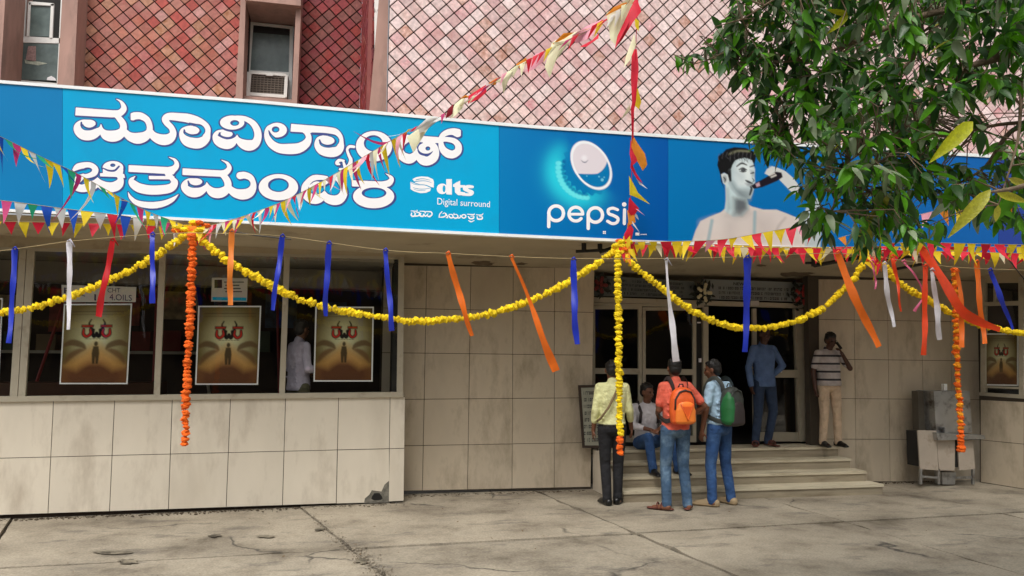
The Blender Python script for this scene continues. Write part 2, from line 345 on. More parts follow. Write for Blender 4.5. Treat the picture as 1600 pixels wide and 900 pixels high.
# ================================================================ THE SETTING
# ---- ground: concrete slabs on a bed
gm = M('concrete_bed', (84,76,64), .95, .2, 3, .3, 30)
mb = MB(); mb.quad((-60,-60,-.035), (60,-60,-.035), (60,60,-.035), (-60,60,-.035)); struct('ground', mb, gm)
ground = bpy.data.objects['ground']
def conc(name):
    m = M(name, (160,149,129), .8, .2, 2.6, .6, 45, rand=.08, col2=(100,90,74), f2=(.44,.66), s2=1.3, bd=.008, pos=True, big=((176,164,142),.45,.5,.68,.5))
    t = m.node_tree; N = t.nodes; L = t.links; b = N['Principled BSDF']; src = b.inputs['Base Color'].links[0].from_socket
    g = N.new('ShaderNodeNewGeometry'); nz = N.new('ShaderNodeTexNoise'); nz.inputs['Scale'].default_value = 1.6; nz.inputs['Detail'].default_value = 5
    L.new(g.outputs['Position'], nz.inputs['Vector'])
    sb = N.new('ShaderNodeVectorMath'); sb.operation = 'SCALE'; sb.inputs[3].default_value = .55; L.new(nz.outputs['Color'], sb.inputs[0])
    ad = N.new('ShaderNodeVectorMath'); ad.operation = 'ADD'; L.new(g.outputs['Position'], ad.inputs[0]); L.new(sb.outputs[0], ad.inputs[1])
    vo = N.new('ShaderNodeTexVoronoi'); vo.feature = 'DISTANCE_TO_EDGE'; vo.inputs['Scale'].default_value = .42; L.new(ad.outputs[0], vo.inputs['Vector'])
    r = N.new('ShaderNodeMapRange'); r.inputs[1].default_value = .0; r.inputs[2].default_value = .009; r.inputs[3].default_value = 1; r.inputs[4].default_value = 0
    L.new(vo.outputs['Distance'], r.inputs[0])
    n3 = N.new('ShaderNodeTexNoise'); n3.inputs['Scale'].default_value = .9; L.new(g.outputs['Position'], n3.inputs['Vector'])
    r3 = N.new('ShaderNodeMapRange'); r3.inputs[1].default_value = .5; r3.inputs[2].default_value = .58; L.new(n3.outputs[0], r3.inputs[0])
    mu = N.new('ShaderNodeMath'); mu.operation = 'MULTIPLY'; L.new(r.outputs[0], mu.inputs[0]); L.new(r3.outputs[0], mu.inputs[1])
    mx = N.new('ShaderNodeMix'); mx.data_type = 'RGBA'; mx.inputs[7].default_value = (.05, .043, .034, 1)
    L.new(mu.outputs[0], mx.inputs[0]); L.new(src, mx.inputs[6])
    n4 = N.new('ShaderNodeTexNoise'); n4.inputs['Scale'].default_value = 2.2; n4.inputs['Detail'].default_value = 8; n4.inputs['Roughness'].default_value = .7
    ms = N.new('ShaderNodeMapping'); ms.inputs['Scale'].default_value = (.6, 1.5, 1); L.new(g.outputs['Position'], ms.inputs[0]); L.new(ms.outputs[0], n4.inputs['Vector'])
    r4 = N.new('ShaderNodeMapRange'); r4.inputs[1].default_value = .55; r4.inputs[2].default_value = .66; r4.inputs[4].default_value = .75; L.new(n4.outputs[0], r4.inputs[0])
    n5 = N.new('ShaderNodeTexNoise'); n5.inputs['Scale'].default_value = 55; n5.inputs['Detail'].default_value = 3; L.new(g.outputs['Position'], n5.inputs['Vector']); r5 = N.new('ShaderNodeMapRange'); r5.inputs[1].default_value = .3; r5.inputs[2].default_value = .7; r5.inputs[3].default_value = .78; r5.inputs[4].default_value = 1.16; L.new(n5.outputs[0], r5.inputs[0])
    m2 = N.new('ShaderNodeMix'); m2.data_type = 'RGBA'; m2.inputs[7].default_value = (.115, .1, .08, 1)
    L.new(r4.outputs[0], m2.inputs[0]); L.new(mx.outputs[2], m2.inputs[6]); hv = N.new('ShaderNodeHueSaturation'); hv.inputs['Saturation'].default_value = .92; L.new(r5.outputs[0], hv.inputs['Value']); L.new(m2.outputs[2], hv.inputs['Color']); L.new(hv.outputs[0], b.inputs['Base Color']); return m
MT['conc'] = conc('weathered_concrete')
MT['stain'] = M('damp_concrete', (118,110,94), .6, .3, 6, .5, 30, col2=(60,54,44), f2=(.45,.6), s2=8)
def dline(a, b):
    A, B = PZ(*a), PZ(*b); return lambda Y: A.x+(B.x-A.x)*(Y-A.y)/(B.y-A.y)
LA, LB = PZ(560, 857), PZ(1600, 800)
Lf = lambda X: LA.y+(LB.y-LA.y)*(X-LA.x)/(LB.x-LA.x)
dl = [dline((470,793),(600,900)), dline((825,763),(1147,898)), dline((1200,780),(1573,890)), dline((1483,782),(1600,810))]
cols = [lambda Y: dl[0](Y)-6.0, lambda Y: dl[0](Y)-2.9] + dl[:3] + [lambda Y: dl[3](Y), lambda Y: dl[2](Y)+4.6, lambda Y: dl[2](Y)+7.5]
rows = [lambda X: -4.0, lambda X: Lf(X)-5.6, lambda X: Lf(X)-2.8, Lf, lambda X: 10.3]
def cross(c, r):
    Y = 7.0
    for _ in range(12): Y = r(c(Y))
    return Vector((c(Y), Y, 0))
for i in range(len(cols)-1):
    for j in range(len(rows)-1):
        q = [cross(cols[i], rows[j]), cross(cols[i+1], rows[j]), cross(cols[i+1], rows[j+1]), cross(cols[i], rows[j+1])]
        c = sum(q, Vector())/4; q = [p+(c-p).normalized()*.02 for p in q]; h = random.uniform(-.005, .005) - (0 if j == 3 else .004)
        pts = []
        for k in range(4):
            a, b = q[k], q[(k+1) % 4]; n = 14; nn = Vector((-(b-a).y, (b-a).x, 0)).normalized()
            for t in range(n):
                s = random.gauss(0, .006) if t else 0
                if random.random() < .06: s += .03
                p = a.lerp(b, t/n)+nn*s; pts.append(Vector((p.x, p.y, h)))
        mb = MB(); mb.prism(pts, Vector((0, 0, -.03))); o = obj('slab', mb, MT['conc'], ground)
WLX = PZ(631, 786).x
# broken-out hollows and grit along the crack
def blob(px, py, rx, ry, z, seed):
    rnd = random.Random(seed); p = []
    for k in range(18):
        a = 2*math.pi*k/18; r = 1+.35*rnd.uniform(-1, 1); q = PZ(px+rx*math.cos(a)*r, py+ry*math.sin(a)*r, z); p.append(q)
    mb = MB(); mb.add(p, [tuple(range(17, -1, -1))]); return mb
for k, (x, y, rx, ry) in enumerate([(175,863,26,3),(200,877,15,4),(335,837,10,2),(415,838,15,2),(500,826,8,3),(565,876,8,4)]):
    tag(obj('damp_patch', blob(x, y, rx, ry, .0055+.0006*k, k), MT['stain'], ground))
gr_ = MB()
for k in range(900):
    f = random.random(); A_w, B_w = (PZ(0, 812), PZ(631, 786)) if f < .55 else (Vector((PZ(632,786).x, 9.80, 0)), Vector((3.1, 9.80, 0))) if f < .8 else (Vector((6.2, 9.74, 0)), Vector((8.2, 9.74, 0)))
    p = A_w.lerp(B_w, random.random())+Vector((0, -abs(random.gauss(0,.07))-.01, .004)); s = abs(random.gauss(0,.005))+.003; gr_.ell(p, (s*1.4, s, s*.6), n=5, m=3)
tag(obj('wall_foot_grit', gr_, M('dark_grit', (84,74,60), .95, .3, 20), ground), kind='stuff')
lit = MB()
for k in range(170):
    p = Vector((random.uniform(-5, 6.5), random.uniform(6, 9.7)**1.0, .008)); a = random.uniform(0, 6.28); s = random.uniform(.006, .022); d = Vector((math.cos(a), math.sin(a), random.uniform(-.1,.2))); e = Vector((-math.sin(a), math.cos(a), .2))
    if p.x < WLX and p.y > 8.75: continue
    lit.add([p-d*s, p+e*s*.4, p+d*s, p-e*s*.4], [(0,1,2,3)])
tag(obj('leaf_litter', lit, M('dry_leaf', (104,80,50), .9, .4, 20), ground), kind='stuff')
rub = MB()
for k in range(420):
    t = random.random()**.6; x = 475+130*t+random.gauss(0, 3+9*t); y = 797+103*t+random.gauss(0, 2+4*t); p = PZ(x, y, .004); s = abs(random.gauss(0,.005))+.002
    rub.ell(p, (s, s, s*.7), n=5, m=3)
tag(obj('crack_gravel', rub, M('gravel', (130,120,104), .9, .3, 20), ground), kind='stuff')

# ---- wall planes
A, B = PZ(0, 812), PZ(631, 786); WL = plane2(A, B)
WE = planeY(9.84); WR = planeY(9.78)
cA, cB = PZ(1527, 753), PZ(1600, 764); WF = plane2(cA, cB)
def lerp_line(l, x):        # l: ((x0,y0),(x1,y1)) -> y at x
    (x0, y0), (x1, y1) = l; return y0+(y1-y0)*(x-x0)/(x1-x0)
def inter(h, v):
    x = (v[0][0]+v[1][0])/2
    for _ in range(6):
        y = lerp_line(h, x); x = v[0][0]+(v[1][0]-v[0][0])*(y-v[0][1])/(v[1][1]-v[0][1])
    return (x, y)
def shrink(p, g):
    c = sum(p, Vector())/len(p); out = []
    n = len(p)
    for i in range(n):
        e1 = (p[(i+1) % n]-p[i]).normalized(); e0 = (p[i-1]-p[i]).normalized(); out.append(p[i]+(e1+e0)*g)
    return out
def tile_wall(name, pl, H, V, m, label, core_m, corepoly, skip=(), g=.0035, holes=None):
    c = pl.at(*corepoly[2]); root = empty(name, (c.x, c.y, 0), label, 'wall')
    mb = MB(); mb.prism([pl.at(x, y, -.012) for x, y in corepoly], -pl.n*.12); obj('wall_core', mb, core_m, root)
    for j in range(len(H)-1):
        for i in range(len(V)-1):
            if (i, j) in skip: continue
            q = [pl.at(*inter(H[j], V[i])), pl.at(*inter(H[j], V[i+1])), pl.at(*inter(H[j+1], V[i+1])), pl.at(*inter(H[j+1], V[i]))]
            q = shrink(q, g); j_ = random.uniform(-.0006, .0008); cc = sum(q, Vector())/4
            mb = MB(); mb.prism([p+pl.n*j_-cc for p in q], -pl.n*.012)
            b2 = link('tile', mb.mesh('tile'), root, m, cc-WO[root.name])
    return root
# left ticket wall
HV = [((0,627.5),(631,620)), ((0,716),(631,700.5)), ((0,805),(631,783))]
VV = [((t, 628), (b, 800)) for t, b in ((-270,-296), (-182,-204), (-94,-112), (-8,-20), (83.5,75), (179,171), (269,263), (360,353), (446,441), (529,525), (609.5,607))]+[((633,620),(631,783))]
lw = tile_wall('ticket_wall', WL, HV, VV, MT['tile'], 'low cream tiled wall under the ticket windows, with a broken corner hole', MT['grout'],
    [(-300,622),(632,619),(630,783),(-300,812)], skip={(9,1)})
# the broken tile
q = [inter(HV[1], VV[9]), inter(HV[1], VV[10]), (608.2,751), (601,757), (596,768), (588,767), (581,766), (577,773), (570,779), (569,785.4), inter(HV[2], VV[9])]
q = [(x+(.6 if i in (0,10) else -.6 if i in (1,) else 0), y+(.6 if i in (0,1) else 0)) for i, (x, y) in enumerate(q)]
mb = MB(); mb.prism([WL.at(x, y) for x, y in q], -WL.n*.012); o = obj('tile', mb, MT['tile'], lw); tag(o, 'cream tile with its lower right corner smashed away')
mb = MB(); mb.prism([WL.at(x, y, -.004) for x, y in [(608,750),(607.5,785),(568,786.5),(569,778),(577,771),(583,765),(596,766),(601,756)]], -WL.n*.006)
obj('broken_mortar', mb, M('mortar', (112,108,98), .95, .35, 20, .8, 60), lw)
mb = MB(); mb.prism([WL.at(589+8*math.cos(a)*(1+.25*math.sin(3*a)), 776+7*math.sin(a)*(1+.2*math.cos(2*a)), -.003) for a in [2*math.pi*k/14 for k in range(14)]], -WL.n*.01)
obj('hole', mb, MT['black'], lw)  # flat black disc on the mortar, coloured for the shade inside the hole
# plinth behind the shadow gap + end return of the ticket wall
mb = MB(); mb.prism([WL.at(x, y, -.06) for x, y in [(-300,790),(628,778),(628,790),(-300,828)]], -WL.n*.1); obj('plinth', mb, MT['dark2'], lw)
e0, e1 = WL.at(631.5, 620), WL.at(630.5, 783.5)
mb = MB(); mb.add([e0, e1, Vector((e1.x+.02, 9.9, 0)), Vector((e1.x+.02, 9.9, e0.z))], [(0,1,2,3)]); obj('wall_return', mb, MT['tiled'], lw)
# entrance wall
HE = [((640,414.5),(920,419)), ((640,482),(920,488)), ((640,551.5),(920,555)), ((640,624),(920,621.5)), ((640,696.5),(920,691.5)), ((640,767),(920,761))]
VE = [((600,413),(592,765)), ((667,413),(660,765)), ((736,413),(730.5,762)), ((802,413),(800,762)), ((866.5,413),(866,762)), ((929,413),(923,762))]
tile_wall('entrance_wall', WE, HE, VE, MT['tiled'], 'tall beige tiled wall between the ticket windows and the entrance steps', MT['grout'], [(598,400),(929,404),(923,764),(590,768)])
# right wall
HR = [((1278,436),(1527,439)), ((1278,499),(1527,503)), ((1278,561),(1527,564)), ((1278,622.5),(1527,624.5)), ((1278,686),(1527,687)), ((1278,752.5),(1527,752.5))]
VR = [((x, 436), (x+d, 752)) for x, d in ((1279,3),(1334,4),(1386,5),(1439,6),(1484,6),(1527,6))]
tile_wall('right_wall', WR, HR, VR, MT['tiled'], 'beige tiled wall to the right of the entrance, behind the water cooler', MT['grout'], [(1262,424),(1540,428),(1540,757),(1268,757)])
HF = [((1528,439),(1600,434)), ((1528,503),(1600,502)), ((1528,564),(1600,565)), ((1528,624.5),(1600,628)), ((1528,687),(1600,694)), ((1528,752.5),(1600,764))]
VF = [((1532,436),(1532,760)), ((1598,436),(1600,760)), ((1672,436),(1674,760)), ((1750,436),(1752,760))]
fw = tile_wall('side_wall', WF, HF[3:], VF, MT['tiled'], 'beige tiled wall with a poster window at the far right', MT['grout'], [(1531,616),(1760,618),(1760,792),(1531,753)])
mb = slab(WF, [(1530,420),(1760,400),(1760,440),(1530,442)], 0, .1); obj('lintel', mb, MT['soffit'], fw)
# ---- canopy: soffit, lintel, deck
can = empty('canopy', (0, 8.1, 2.97), 'flat roof canopy over the ticket windows and the entrance', 'canopy')
SGY = 8.02; SP = planeY(SGY)
def soff(Y): return 2.985-(Y-8.05)*.065
mb = MB(); XL, XR = -9, 10.5
mb.quad((XL,8.05,soff(8.05)), (XL,10.9,soff(10.9)), (XR,10.9,soff(10.9)), (XR,8.05,soff(8.05))); obj('soffit', mb, MT['soffit'], can)
mb = MB(); mb.box((XL,8.12,4.02), (XR,9.55,4.08)); obj('deck', mb, MT['core'], can)
mb = slab(WL, [(-300,340),(632,380),(632,402.5),(250,392),(0,386.5),(-300,380)], 0, .12); obj('lintel', mb, MT['soffit'], can)
mb = MB(); a = WL.at(632, 400); mb.box((a.x-.01, a.y+.01, 2.6), (a.x+.0, 9.9, 2.96)); obj('lintel_return', mb, MT['soffit'], can)
MT['crack'] = M('peeled_patch', (104,88,68), .95, .3, 14)
for x, y, rx, ry in [(755,411,16,3.5),(815,412,9,2),(1240,429,30,4.5),(1190,415,8,1.5)]:
    pts = []
    for k in range(16):
        a = 2*math.pi*k/16; q = 1+.35*random.uniform(-1, 1); X, Y_ = x+rx*math.cos(a)*q, y+ry*math.sin(a)*q; r = ray(X, Y_)
        # plane z = 2.985-(Y-8.05)*.065 - 3 mm
        t = (2.985+8.05*.065-.003-CAM.z)/(r.z+.065*r.y); pts.append(CAM+r*t)
    mb = MB(); mb.add(pts, [tuple(range(16))]); obj('peeled_patch', mb, MT['crack'], can)
# ---- ticket booth room behind the glass
CMR = M('red_paint', (150,40,36), .5)
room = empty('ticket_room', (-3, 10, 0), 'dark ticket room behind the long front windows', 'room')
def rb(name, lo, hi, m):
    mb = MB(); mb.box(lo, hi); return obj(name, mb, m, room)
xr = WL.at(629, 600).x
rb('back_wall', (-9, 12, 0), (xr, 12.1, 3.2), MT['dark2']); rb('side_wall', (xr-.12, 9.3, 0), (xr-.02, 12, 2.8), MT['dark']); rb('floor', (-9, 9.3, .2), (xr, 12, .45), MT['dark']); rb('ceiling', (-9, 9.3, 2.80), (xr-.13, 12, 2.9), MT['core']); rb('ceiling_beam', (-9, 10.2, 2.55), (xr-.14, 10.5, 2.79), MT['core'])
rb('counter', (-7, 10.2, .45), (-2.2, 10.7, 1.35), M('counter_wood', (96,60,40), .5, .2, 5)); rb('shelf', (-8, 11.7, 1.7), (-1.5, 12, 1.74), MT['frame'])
for k in range(9):
    x = -6.2+k*.72; mb = MB(); mb.box((x, 11.96, 2.0+.1*(k % 3)), (x+.45, 11.99, 2.5+.1*(k % 2))); obj('wall_picture', mb, M('picture_%d' % k, random.choice([(150,60,50),(60,90,120),(180,160,120),(120,120,90)]), .6, .5, 9), room)
for k in range(7):
    x = -5.6+k*.8; mb = MB(); mb.tube([(x, 10.9, .45), (x+random.uniform(-.5,.5), 11.1, 2.6)], .02, 6); obj('leaning_rod', mb, MT['frame'] if k % 2 else CMR, room)
for k in range(14):
    x = -6.5+k*.4; rb('file_box', (x, 11.72, 1.745), (x+.24, 11.95, 1.745+random.uniform(.2, .32)), M('box_%d' % k, random.choice([(120,40,34),(60,70,90),(130,110,80),(70,90,70)]), .8))
# ---- ticket window frame
WW = Plane(WL.p-WL.n*.02, WL.n)
tw = empty('ticket_window', tuple(WL.at(320, 622)), 'long aluminium framed ticket window with posters inside', 'window')
def fr(name, pts, off, th, m, parent, pl=WL): return obj(name, slab(pl, pts, off, th), m, parent)
fr('sill', [(-300,617),(20,619.5),(630,612.5),(631,620.5),(0,628),(-300,630)], .03, .1, MT['frame'], tw)
fr('head_rail', [(-300,379),(0,386),(250,391.5),(631,401.5),(631,405.5),(250,396),(0,391),(-300,384)], .004, .06, MT['frame'], tw)
for a in ([(-158,384),(-146,384),(-166,618),(-178,618)], [(30,391),(41,391),(27,620),(15,620)], [(42,391),(54,391),(39,620),(28,620)], [(249,396),(259,396),(249.5,617),(240,617)], [(444,400),(453,400),(445,616),(436,616)], [(623,404),(631.5,404),(629.5,614),(620,614)]):
    fr('mullion', a, .012, .05, MT['frame'], tw)
for a in ([(-300,384),(-158,386),(-178,618),(-300,618)], [(-146,386),(30,391),(15,619),(-166,618)], [(54,391),(249,396),(240,617),(39,619)], [(259,396),(444,400),(436,616),(250,617)], [(453,400),(623,404),(620,614),(445,615)]):
    mb = MB(); mb.add([WL.at(x, y, -.012) for x, y in a], [(0,1,2,3)]); obj('glass_pane', mb, MT['pane'], tw)

# ---- posters (printed once, set behind the glass)
gu, gv = np.meshgrid(np.linspace(0, 1, 84), np.linspace(0, 1, 104)); PX = gu*100; PYY = gv*128
def sm(f, w=1.0): return np.clip(.5-f/w, 0, 1)[..., None]
def L3(c): return np.array(lin(c))
def mixc(C, c, a): return C*(1-a)+np.array(c)*a
rad = np.hypot((PX-50)/52, (PYY-56)/60)[..., None]
C = L3((206,206,170))*np.clip(1-rad, 0, 1)**1.3+L3((128,110,62))*np.clip(rad, 0, 1)*np.clip(1.3-rad*.75, .15, 1)
C = mixc(C, L3((150,92,48)), sm(f_poly(PX, PYY, [(0,110),(38,76),(50,70),(62,76),(100,108),(100,128),(0,128)]), 26)*.75)
C = mixc(C, L3((74,42,28)), sm(f_ell(PX, PYY, 50, 118, 52, 22), 14)*.85)
C = mixc(C, L3((196,150,84)), sm(f_poly(PX, PYY, [(50,60),(6,100),(22,106),(40,92),(60,92),(78,106),(94,100)]), 16)*.6)
for s in (1, -1):
    ux = PX if s == 1 else 100-PX
    C = mixc(C, L3((86,62,38)), sm(f_stroke(ux, PYY, [(2,66,6),(14,62,10),(28,66,9),(34,72,3)]), 3)*.85)
    C = mixc(C, L3((96,66,40)), sm(f_stroke(ux, PYY, [(4,96,3),(12,84,9),(24,76,8),(32,74,3)]), 4)*.8)
C = mixc(C, L3((48,38,24)), sm(field(PX, PYY, [('P',[(46,68),(54,68),(56,80),(54.5,97),(51,97),(50,86),(49,97),(45.5,97),(44,80)]), ('E',(50,64,3,4))]), 1.6)*.92)
C = mixc(C, L3((20,18,18)), sm(field(PX, PYY, [('S', [(41,24,2),(38,30,3),(40,36,3),(44,40,3)]), ('S', [(59,24,2),(62,30,3),(60,36,3),(56,40,3)])]), 1.5))
red = [('P',[(27,33),(45,33),(44,36.5),(27,36.5)]), ('P',[(56,33),(73,33),(73,36.5),(56,36.5)])]
red_ = [('S', [(28,32,1.5),(34,36,3),(40,35,2)]), ('S', [(60,35,2),(66,36,3),(72,32,1.5)]), ('S', [(31,41,3),(31,47,5),(36,51,4),(40,46,4),(40,41,2)]), ('S', [(45,43,3),(44,48,4),(47,52,4),(50,47,3),(53,52,4),(56,48,4),(55,43,3)]), ('S', [(60,41,2),(60,46,4),(64,51,4),(69,47,5),(69,41,3)])]
red += [('S',[(30,40,3),(30,48,4.5),(35,52,4),(41,47,4.5),(40,40,3)]), ('S',[(45,41,3),(44,48,4),(47,52,4),(50,46,3),(53,52,4),(56,48,4),(55,41,3)]), ('S',[(60,40,3),(59,47,4.5),(64,52,4),(70,48,4.5),(70,40,3)])]
C = mixc(C, L3((18,14,14)), sm(field(PX, PYY, red)-.8, 1.2)); C = mixc(C, L3((178,36,30)), sm(field(PX, PYY, [red[0], red[1], red[2], red[4]])+.7, 1.2))
C = mixc(C, L3((40,34,28)), sm(field(PX, PYY, [('S', [(a, 56, 1), (a+3, 56, 1)]) for a in range(34, 68, 5)]), 1.2)*.7)
C = mixc(C, L3((60,40,30)), sm(field(PX, PYY, [('P', rect(8,10,94,11.5)), ('P', rect(8,15,94,16))]), 1.2)*.7)
nz = np.random.rand(*PX.shape, 1)*.12+.94; PC = np.clip(C*nz*1.3, 0, 1)
pm = print_mat('poster_print', .4)
def poster(quad, pl, off, label):
    c = pl.at(*quad[3], off); r = empty('poster', tuple(c), label, 'poster', 'film posters behind the ticket glass' if pl is WL else None)
    q = [np.array(pl.at(*p, off)) for p in quad]; U, V = gu[..., None], gv[..., None]
    P = (q[0]*(1-U)+q[1]*U)*(1-V)+(q[3]*(1-U)+q[2]*U)*V
    mb = MB(); b = 2.2; cx = sum(p[0] for p in quad)/4; cy = sum(p[1] for p in quad)/4
    mb.prism([pl.at(x+(b if x > cx else -b), y+(b if y > cy else -b), off-.004) for x, y in quad], -pl.n*.015); obj('border', mb, MT['let'], r)
    vert_print('print', P, PC, pm, r, 0); return r
poster([(-95,468),(2,468),(-4,600),(-102,600)], WL, -.05, 'leftmost film poster, cut off by the edge of the photo')
poster([(102,477),(204,476.5),(197,598),(95,598)], WL, -.05, 'film poster under the handwritten paper in the second window')
poster([(312,480),(406,480),(401,599),(307,599)], WL, -.05, 'film poster beside the long orange garland, below a small notice')
poster([(495,481),(582,481.5),(580,594),(492,594)], WL, -.05, 'film poster in the rightmost ticket window')
def paper(name, quad, label, cat='notice'):
    return tag(obj(name, slab(WL, quad, -.03, .002), MT['paper'], None), label, cat)
p1 = paper('paper_notice', [(96,445),(213,448.5),(212,472),(97,472)], 'handwritten paper taped above the second poster')
text_print('lettering', 'CHT', WL, [(168,450),(188,450),(188,457),(168,457)], -.027, MT['ink'], p1)
text_print('lettering', '4.OILS', WL, [(171,459),(206,461),(206,470),(171,469)], -.027, MT['ink'], p1)
text_print('lettering', 'Rs- 1', WL, [(100,449),(150,460),(150,470),(100,458)], -.027, MT['ink'], p1)
p2 = paper('paper_notice', [(331,434),(387,435),(386,471.5),(330,471)], 'small printed notice with a blue strip above the third poster')
obj('blue_strip', slab(WL, [(332,464),(385,465),(385,470),(332,469)], -.029, .001), MT['signc'], p2)
obj('picture', slab(WL, [(335,437),(347,437),(347,450),(335,450)], -.029, .001), MT['inkd'], p2)
for k in range(4): obj('text_line', slab(WL, rect(350+(k % 2)*2, 440+k*5, 381-(k*7 % 9), 441.5+k*5), -.029, .001), MT['inkd'], p2)

# ---- side window at far right
sw = empty('side_window', tuple(WF.at(1565, 616)), 'framed window with a dim poster at the far right edge', 'window')
for n_, p in (('frame', [(1532,436),(1539,436),(1539,617),(1532,616)]), ('frame', [(1591,433),(1598,433),(1599,620),(1592,620)]), ('sill', [(1530,613),(1600,617),(1600,623),(1530,618)]), ('transom', [(1539,472),(1592,470),(1592,477),(1539,478)]), ('mullion', [(1552,437),(1556,437),(1556,472),(1552,472)]), ('mullion', [(1665,433),(1672,433),(1673,622),(1666,622)]), ('lower_rail', [(1539,603),(1592,605),(1592,608),(1539,606)]), ('lower_rail', [(1600,617),(1750,626),(1750,633),(1600,623)])):
    fr(n_, p, .01, .06, MT['frame'], sw, WF)
mb = MB(); mb.add([WF.at(x, y, -.02) for x, y in [(1532,436),(1750,425),(1750,628),(1532,617)]], [(0,1,2,3)]); obj('glass_pane', mb, MT['pane'], sw)
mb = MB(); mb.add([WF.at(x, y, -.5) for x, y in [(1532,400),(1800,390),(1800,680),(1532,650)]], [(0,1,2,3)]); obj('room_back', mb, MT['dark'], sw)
poster([(1541,523),(1589,523),(1589,601),(1540,600)], WF, -.03, 'dim film poster in the window at the far right')

# ---- entrance: reveal, board, doors
YD = 10.02; DP = planeY(YD)
ent = empty('entrance_doors', tuple(DP.at(1090, 688)), 'aluminium framed glass entrance doors, right leaf standing open', 'door')
def ds(name, pts, off, th, m=None, parent=ent): return obj(name, slab(DP, pts, off, th), m or MT['frame'], parent)
ds('header_rail', [(925,464),(1270,475),(1270,482),(925,472)], .02, .08); ds('header_rail', [(925,473),(1100,477),(1100,480.5),(925,477)], .01, .05)
dr = empty('x', (0,0,0), None, None); bpy.data.objects.remove(dr)
def leaf(name, x0, x1, y0, y1, s, mid, lab=None):
    mb = MB(); o = ds('door_leaf', [(x0,y0),(x0+s,y0),(x0+s,y1),(x0,y1)], .0, .04); WO[o.name] = WO[ent.name]
    if lab: o['label'] = lab
    ds('stile', [(x1-s,y0),(x1,y0),(x1,y1),(x1-s,y1)], .0, .04, None, o)
    ds('top_rail', [(x0+s,y0),(x1-s,y0),(x1-s,y0+s),(x0+s,y0+s)], -.001, .04, None, o); ds('bottom_rail', [(x0+s,y1-2*s),(x1-s,y1-2*s),(x1-s,y1),(x0+s,y1)], -.001, .04, None, o)
    ds('middle_rail', [(x0+s,mid),(x1-s,mid+1),(x1-s,mid+10),(x0+s,mid+9)], -.001, .04, None, o)
    mb = MB(); mb.add([DP.at(x, y, -.02) for x, y in rect(x0+s, y0+s, x1-s, y1-2*s)], [(0,1,2,3)]); obj('glass_pane', mb, MT['pane'], o); return o
leaf('l', 925, 1003, 478, 691, 5, 575); leaf('l', 1004, 1088, 480, 691, 5, 576)
ds('door_post', [(1099,479),(1107,479),(1107,690),(1099,690)], .02, .08); ds('door_post', [(1088,479),(1099,479),(1099,690),(1088,690)], -.03, .05, MT['black'])
ds('door_post', [(1176,482),(1182,482),(1184,690),(1178,690)], -.002, .04)
ds('door_post', [(1243,482),(1256,483),(1262,690),(1250,690)], .03, .08)
ds('bottom_rail', [(1182,675),(1250,676),(1250,690),(1182,689)], .0, .05)
ds('push_bar', [(1212,578),(1250,578),(1250,590),(1212,590)], .06, .03); ds('handle', [(1216,575),(1222,575),(1222,582),(1216,582)], .09, .03, MT['let'])
ds('handle', [(1093,560),(1096,560),(1096,566),(1093,566)], .03, .03, MT['let'])
mb = MB(); mb.add([DP.at(x, y, -.02) for x, y in rect(1182, 484, 1245, 675)], [(0,1,2,3)]); obj('glass_pane', mb, MT['pane'], ent)
ds('latch', [(1090,503),(1095,503),(1095,505),(1090,505)], .02, .02, MT['let'])
# reveal between door frame and right wall, lobby
mb = MB(); mb.prism([DP.at(x, y, .05) for x, y in [(1256,430),(1300,430),(1300,690),(1262,690)]], Vector((0,.3,0))); o = obj('door_jamb', mb, M('brown_jamb', (122,98,80), .8, .1), ent)
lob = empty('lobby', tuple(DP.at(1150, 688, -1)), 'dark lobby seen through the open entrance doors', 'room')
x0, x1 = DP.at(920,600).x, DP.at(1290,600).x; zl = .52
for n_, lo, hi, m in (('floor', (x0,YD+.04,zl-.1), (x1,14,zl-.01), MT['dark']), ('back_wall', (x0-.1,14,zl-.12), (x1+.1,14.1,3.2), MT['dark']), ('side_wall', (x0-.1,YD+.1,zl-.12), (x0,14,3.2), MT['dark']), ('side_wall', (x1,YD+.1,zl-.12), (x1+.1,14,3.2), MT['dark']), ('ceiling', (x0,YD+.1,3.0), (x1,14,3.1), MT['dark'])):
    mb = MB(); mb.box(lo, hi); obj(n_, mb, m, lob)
# boards over the doors with rows of small capitals (too small to read in the photograph)
def fine_print(pl, x0, x1, y0, y1, y2, y3, rows_, off, m, parent, dens=.62, hf=.55):
    mb = MB()
    for r in range(rows_):
        a = (r+.5-hf/2)/rows_; b = (r+.5+hf/2)/rows_; x = x0+random.uniform(0, (x1-x0)*.05)
        while x < x1-2:
            wd = random.uniform(1.1, 2.2)
            if random.random() < .16: x += 2.6; continue
            def yy(X, t): u = (X-x0)/(x1-x0); return (y0+(y1-y0)*u)*(1-t)+(y3+(y2-y3)*u)*t
            k = random.randint(0, 3); s = .55
            def q(xa, xb, ta, tb): mb.add([pl.at(xa, yy(xa, ta), off), pl.at(xb, yy(xb, ta), off), pl.at(xb, yy(xb, tb), off), pl.at(xa, yy(xa, tb), off)], [(0,1,2,3)])
            q(x, x+s, a, b)
            if k != 0: q(x+s, x+wd, a, a+(b-a)*.28)
            if k > 1: q(x+s, x+wd, b-(b-a)*.28, b)
            if k == 3: q(x+wd-s, x+wd, a+(b-a)*.28, b-(b-a)*.28)
            x += wd+.75
    tag(obj('lettering', mb, m, parent), kind='stuff')
MT['board'] = M('grey_board', (128,134,134), .6, .08)
MT['board2'] = M('dim_board', (92,98,98), .6, .08)
bq = [(928,430),(1085,440),(1085,466),(928,462)]
b1 = tag(obj('notice_board', slab(DP, bq, .03, .03), MT['board2']), 'dim lettered board over the left entrance doors', 'notice board')
fine_print(DP, 945, 1070, 434, 441, 466, 460, 4, .034, MT['inkd'], b1)
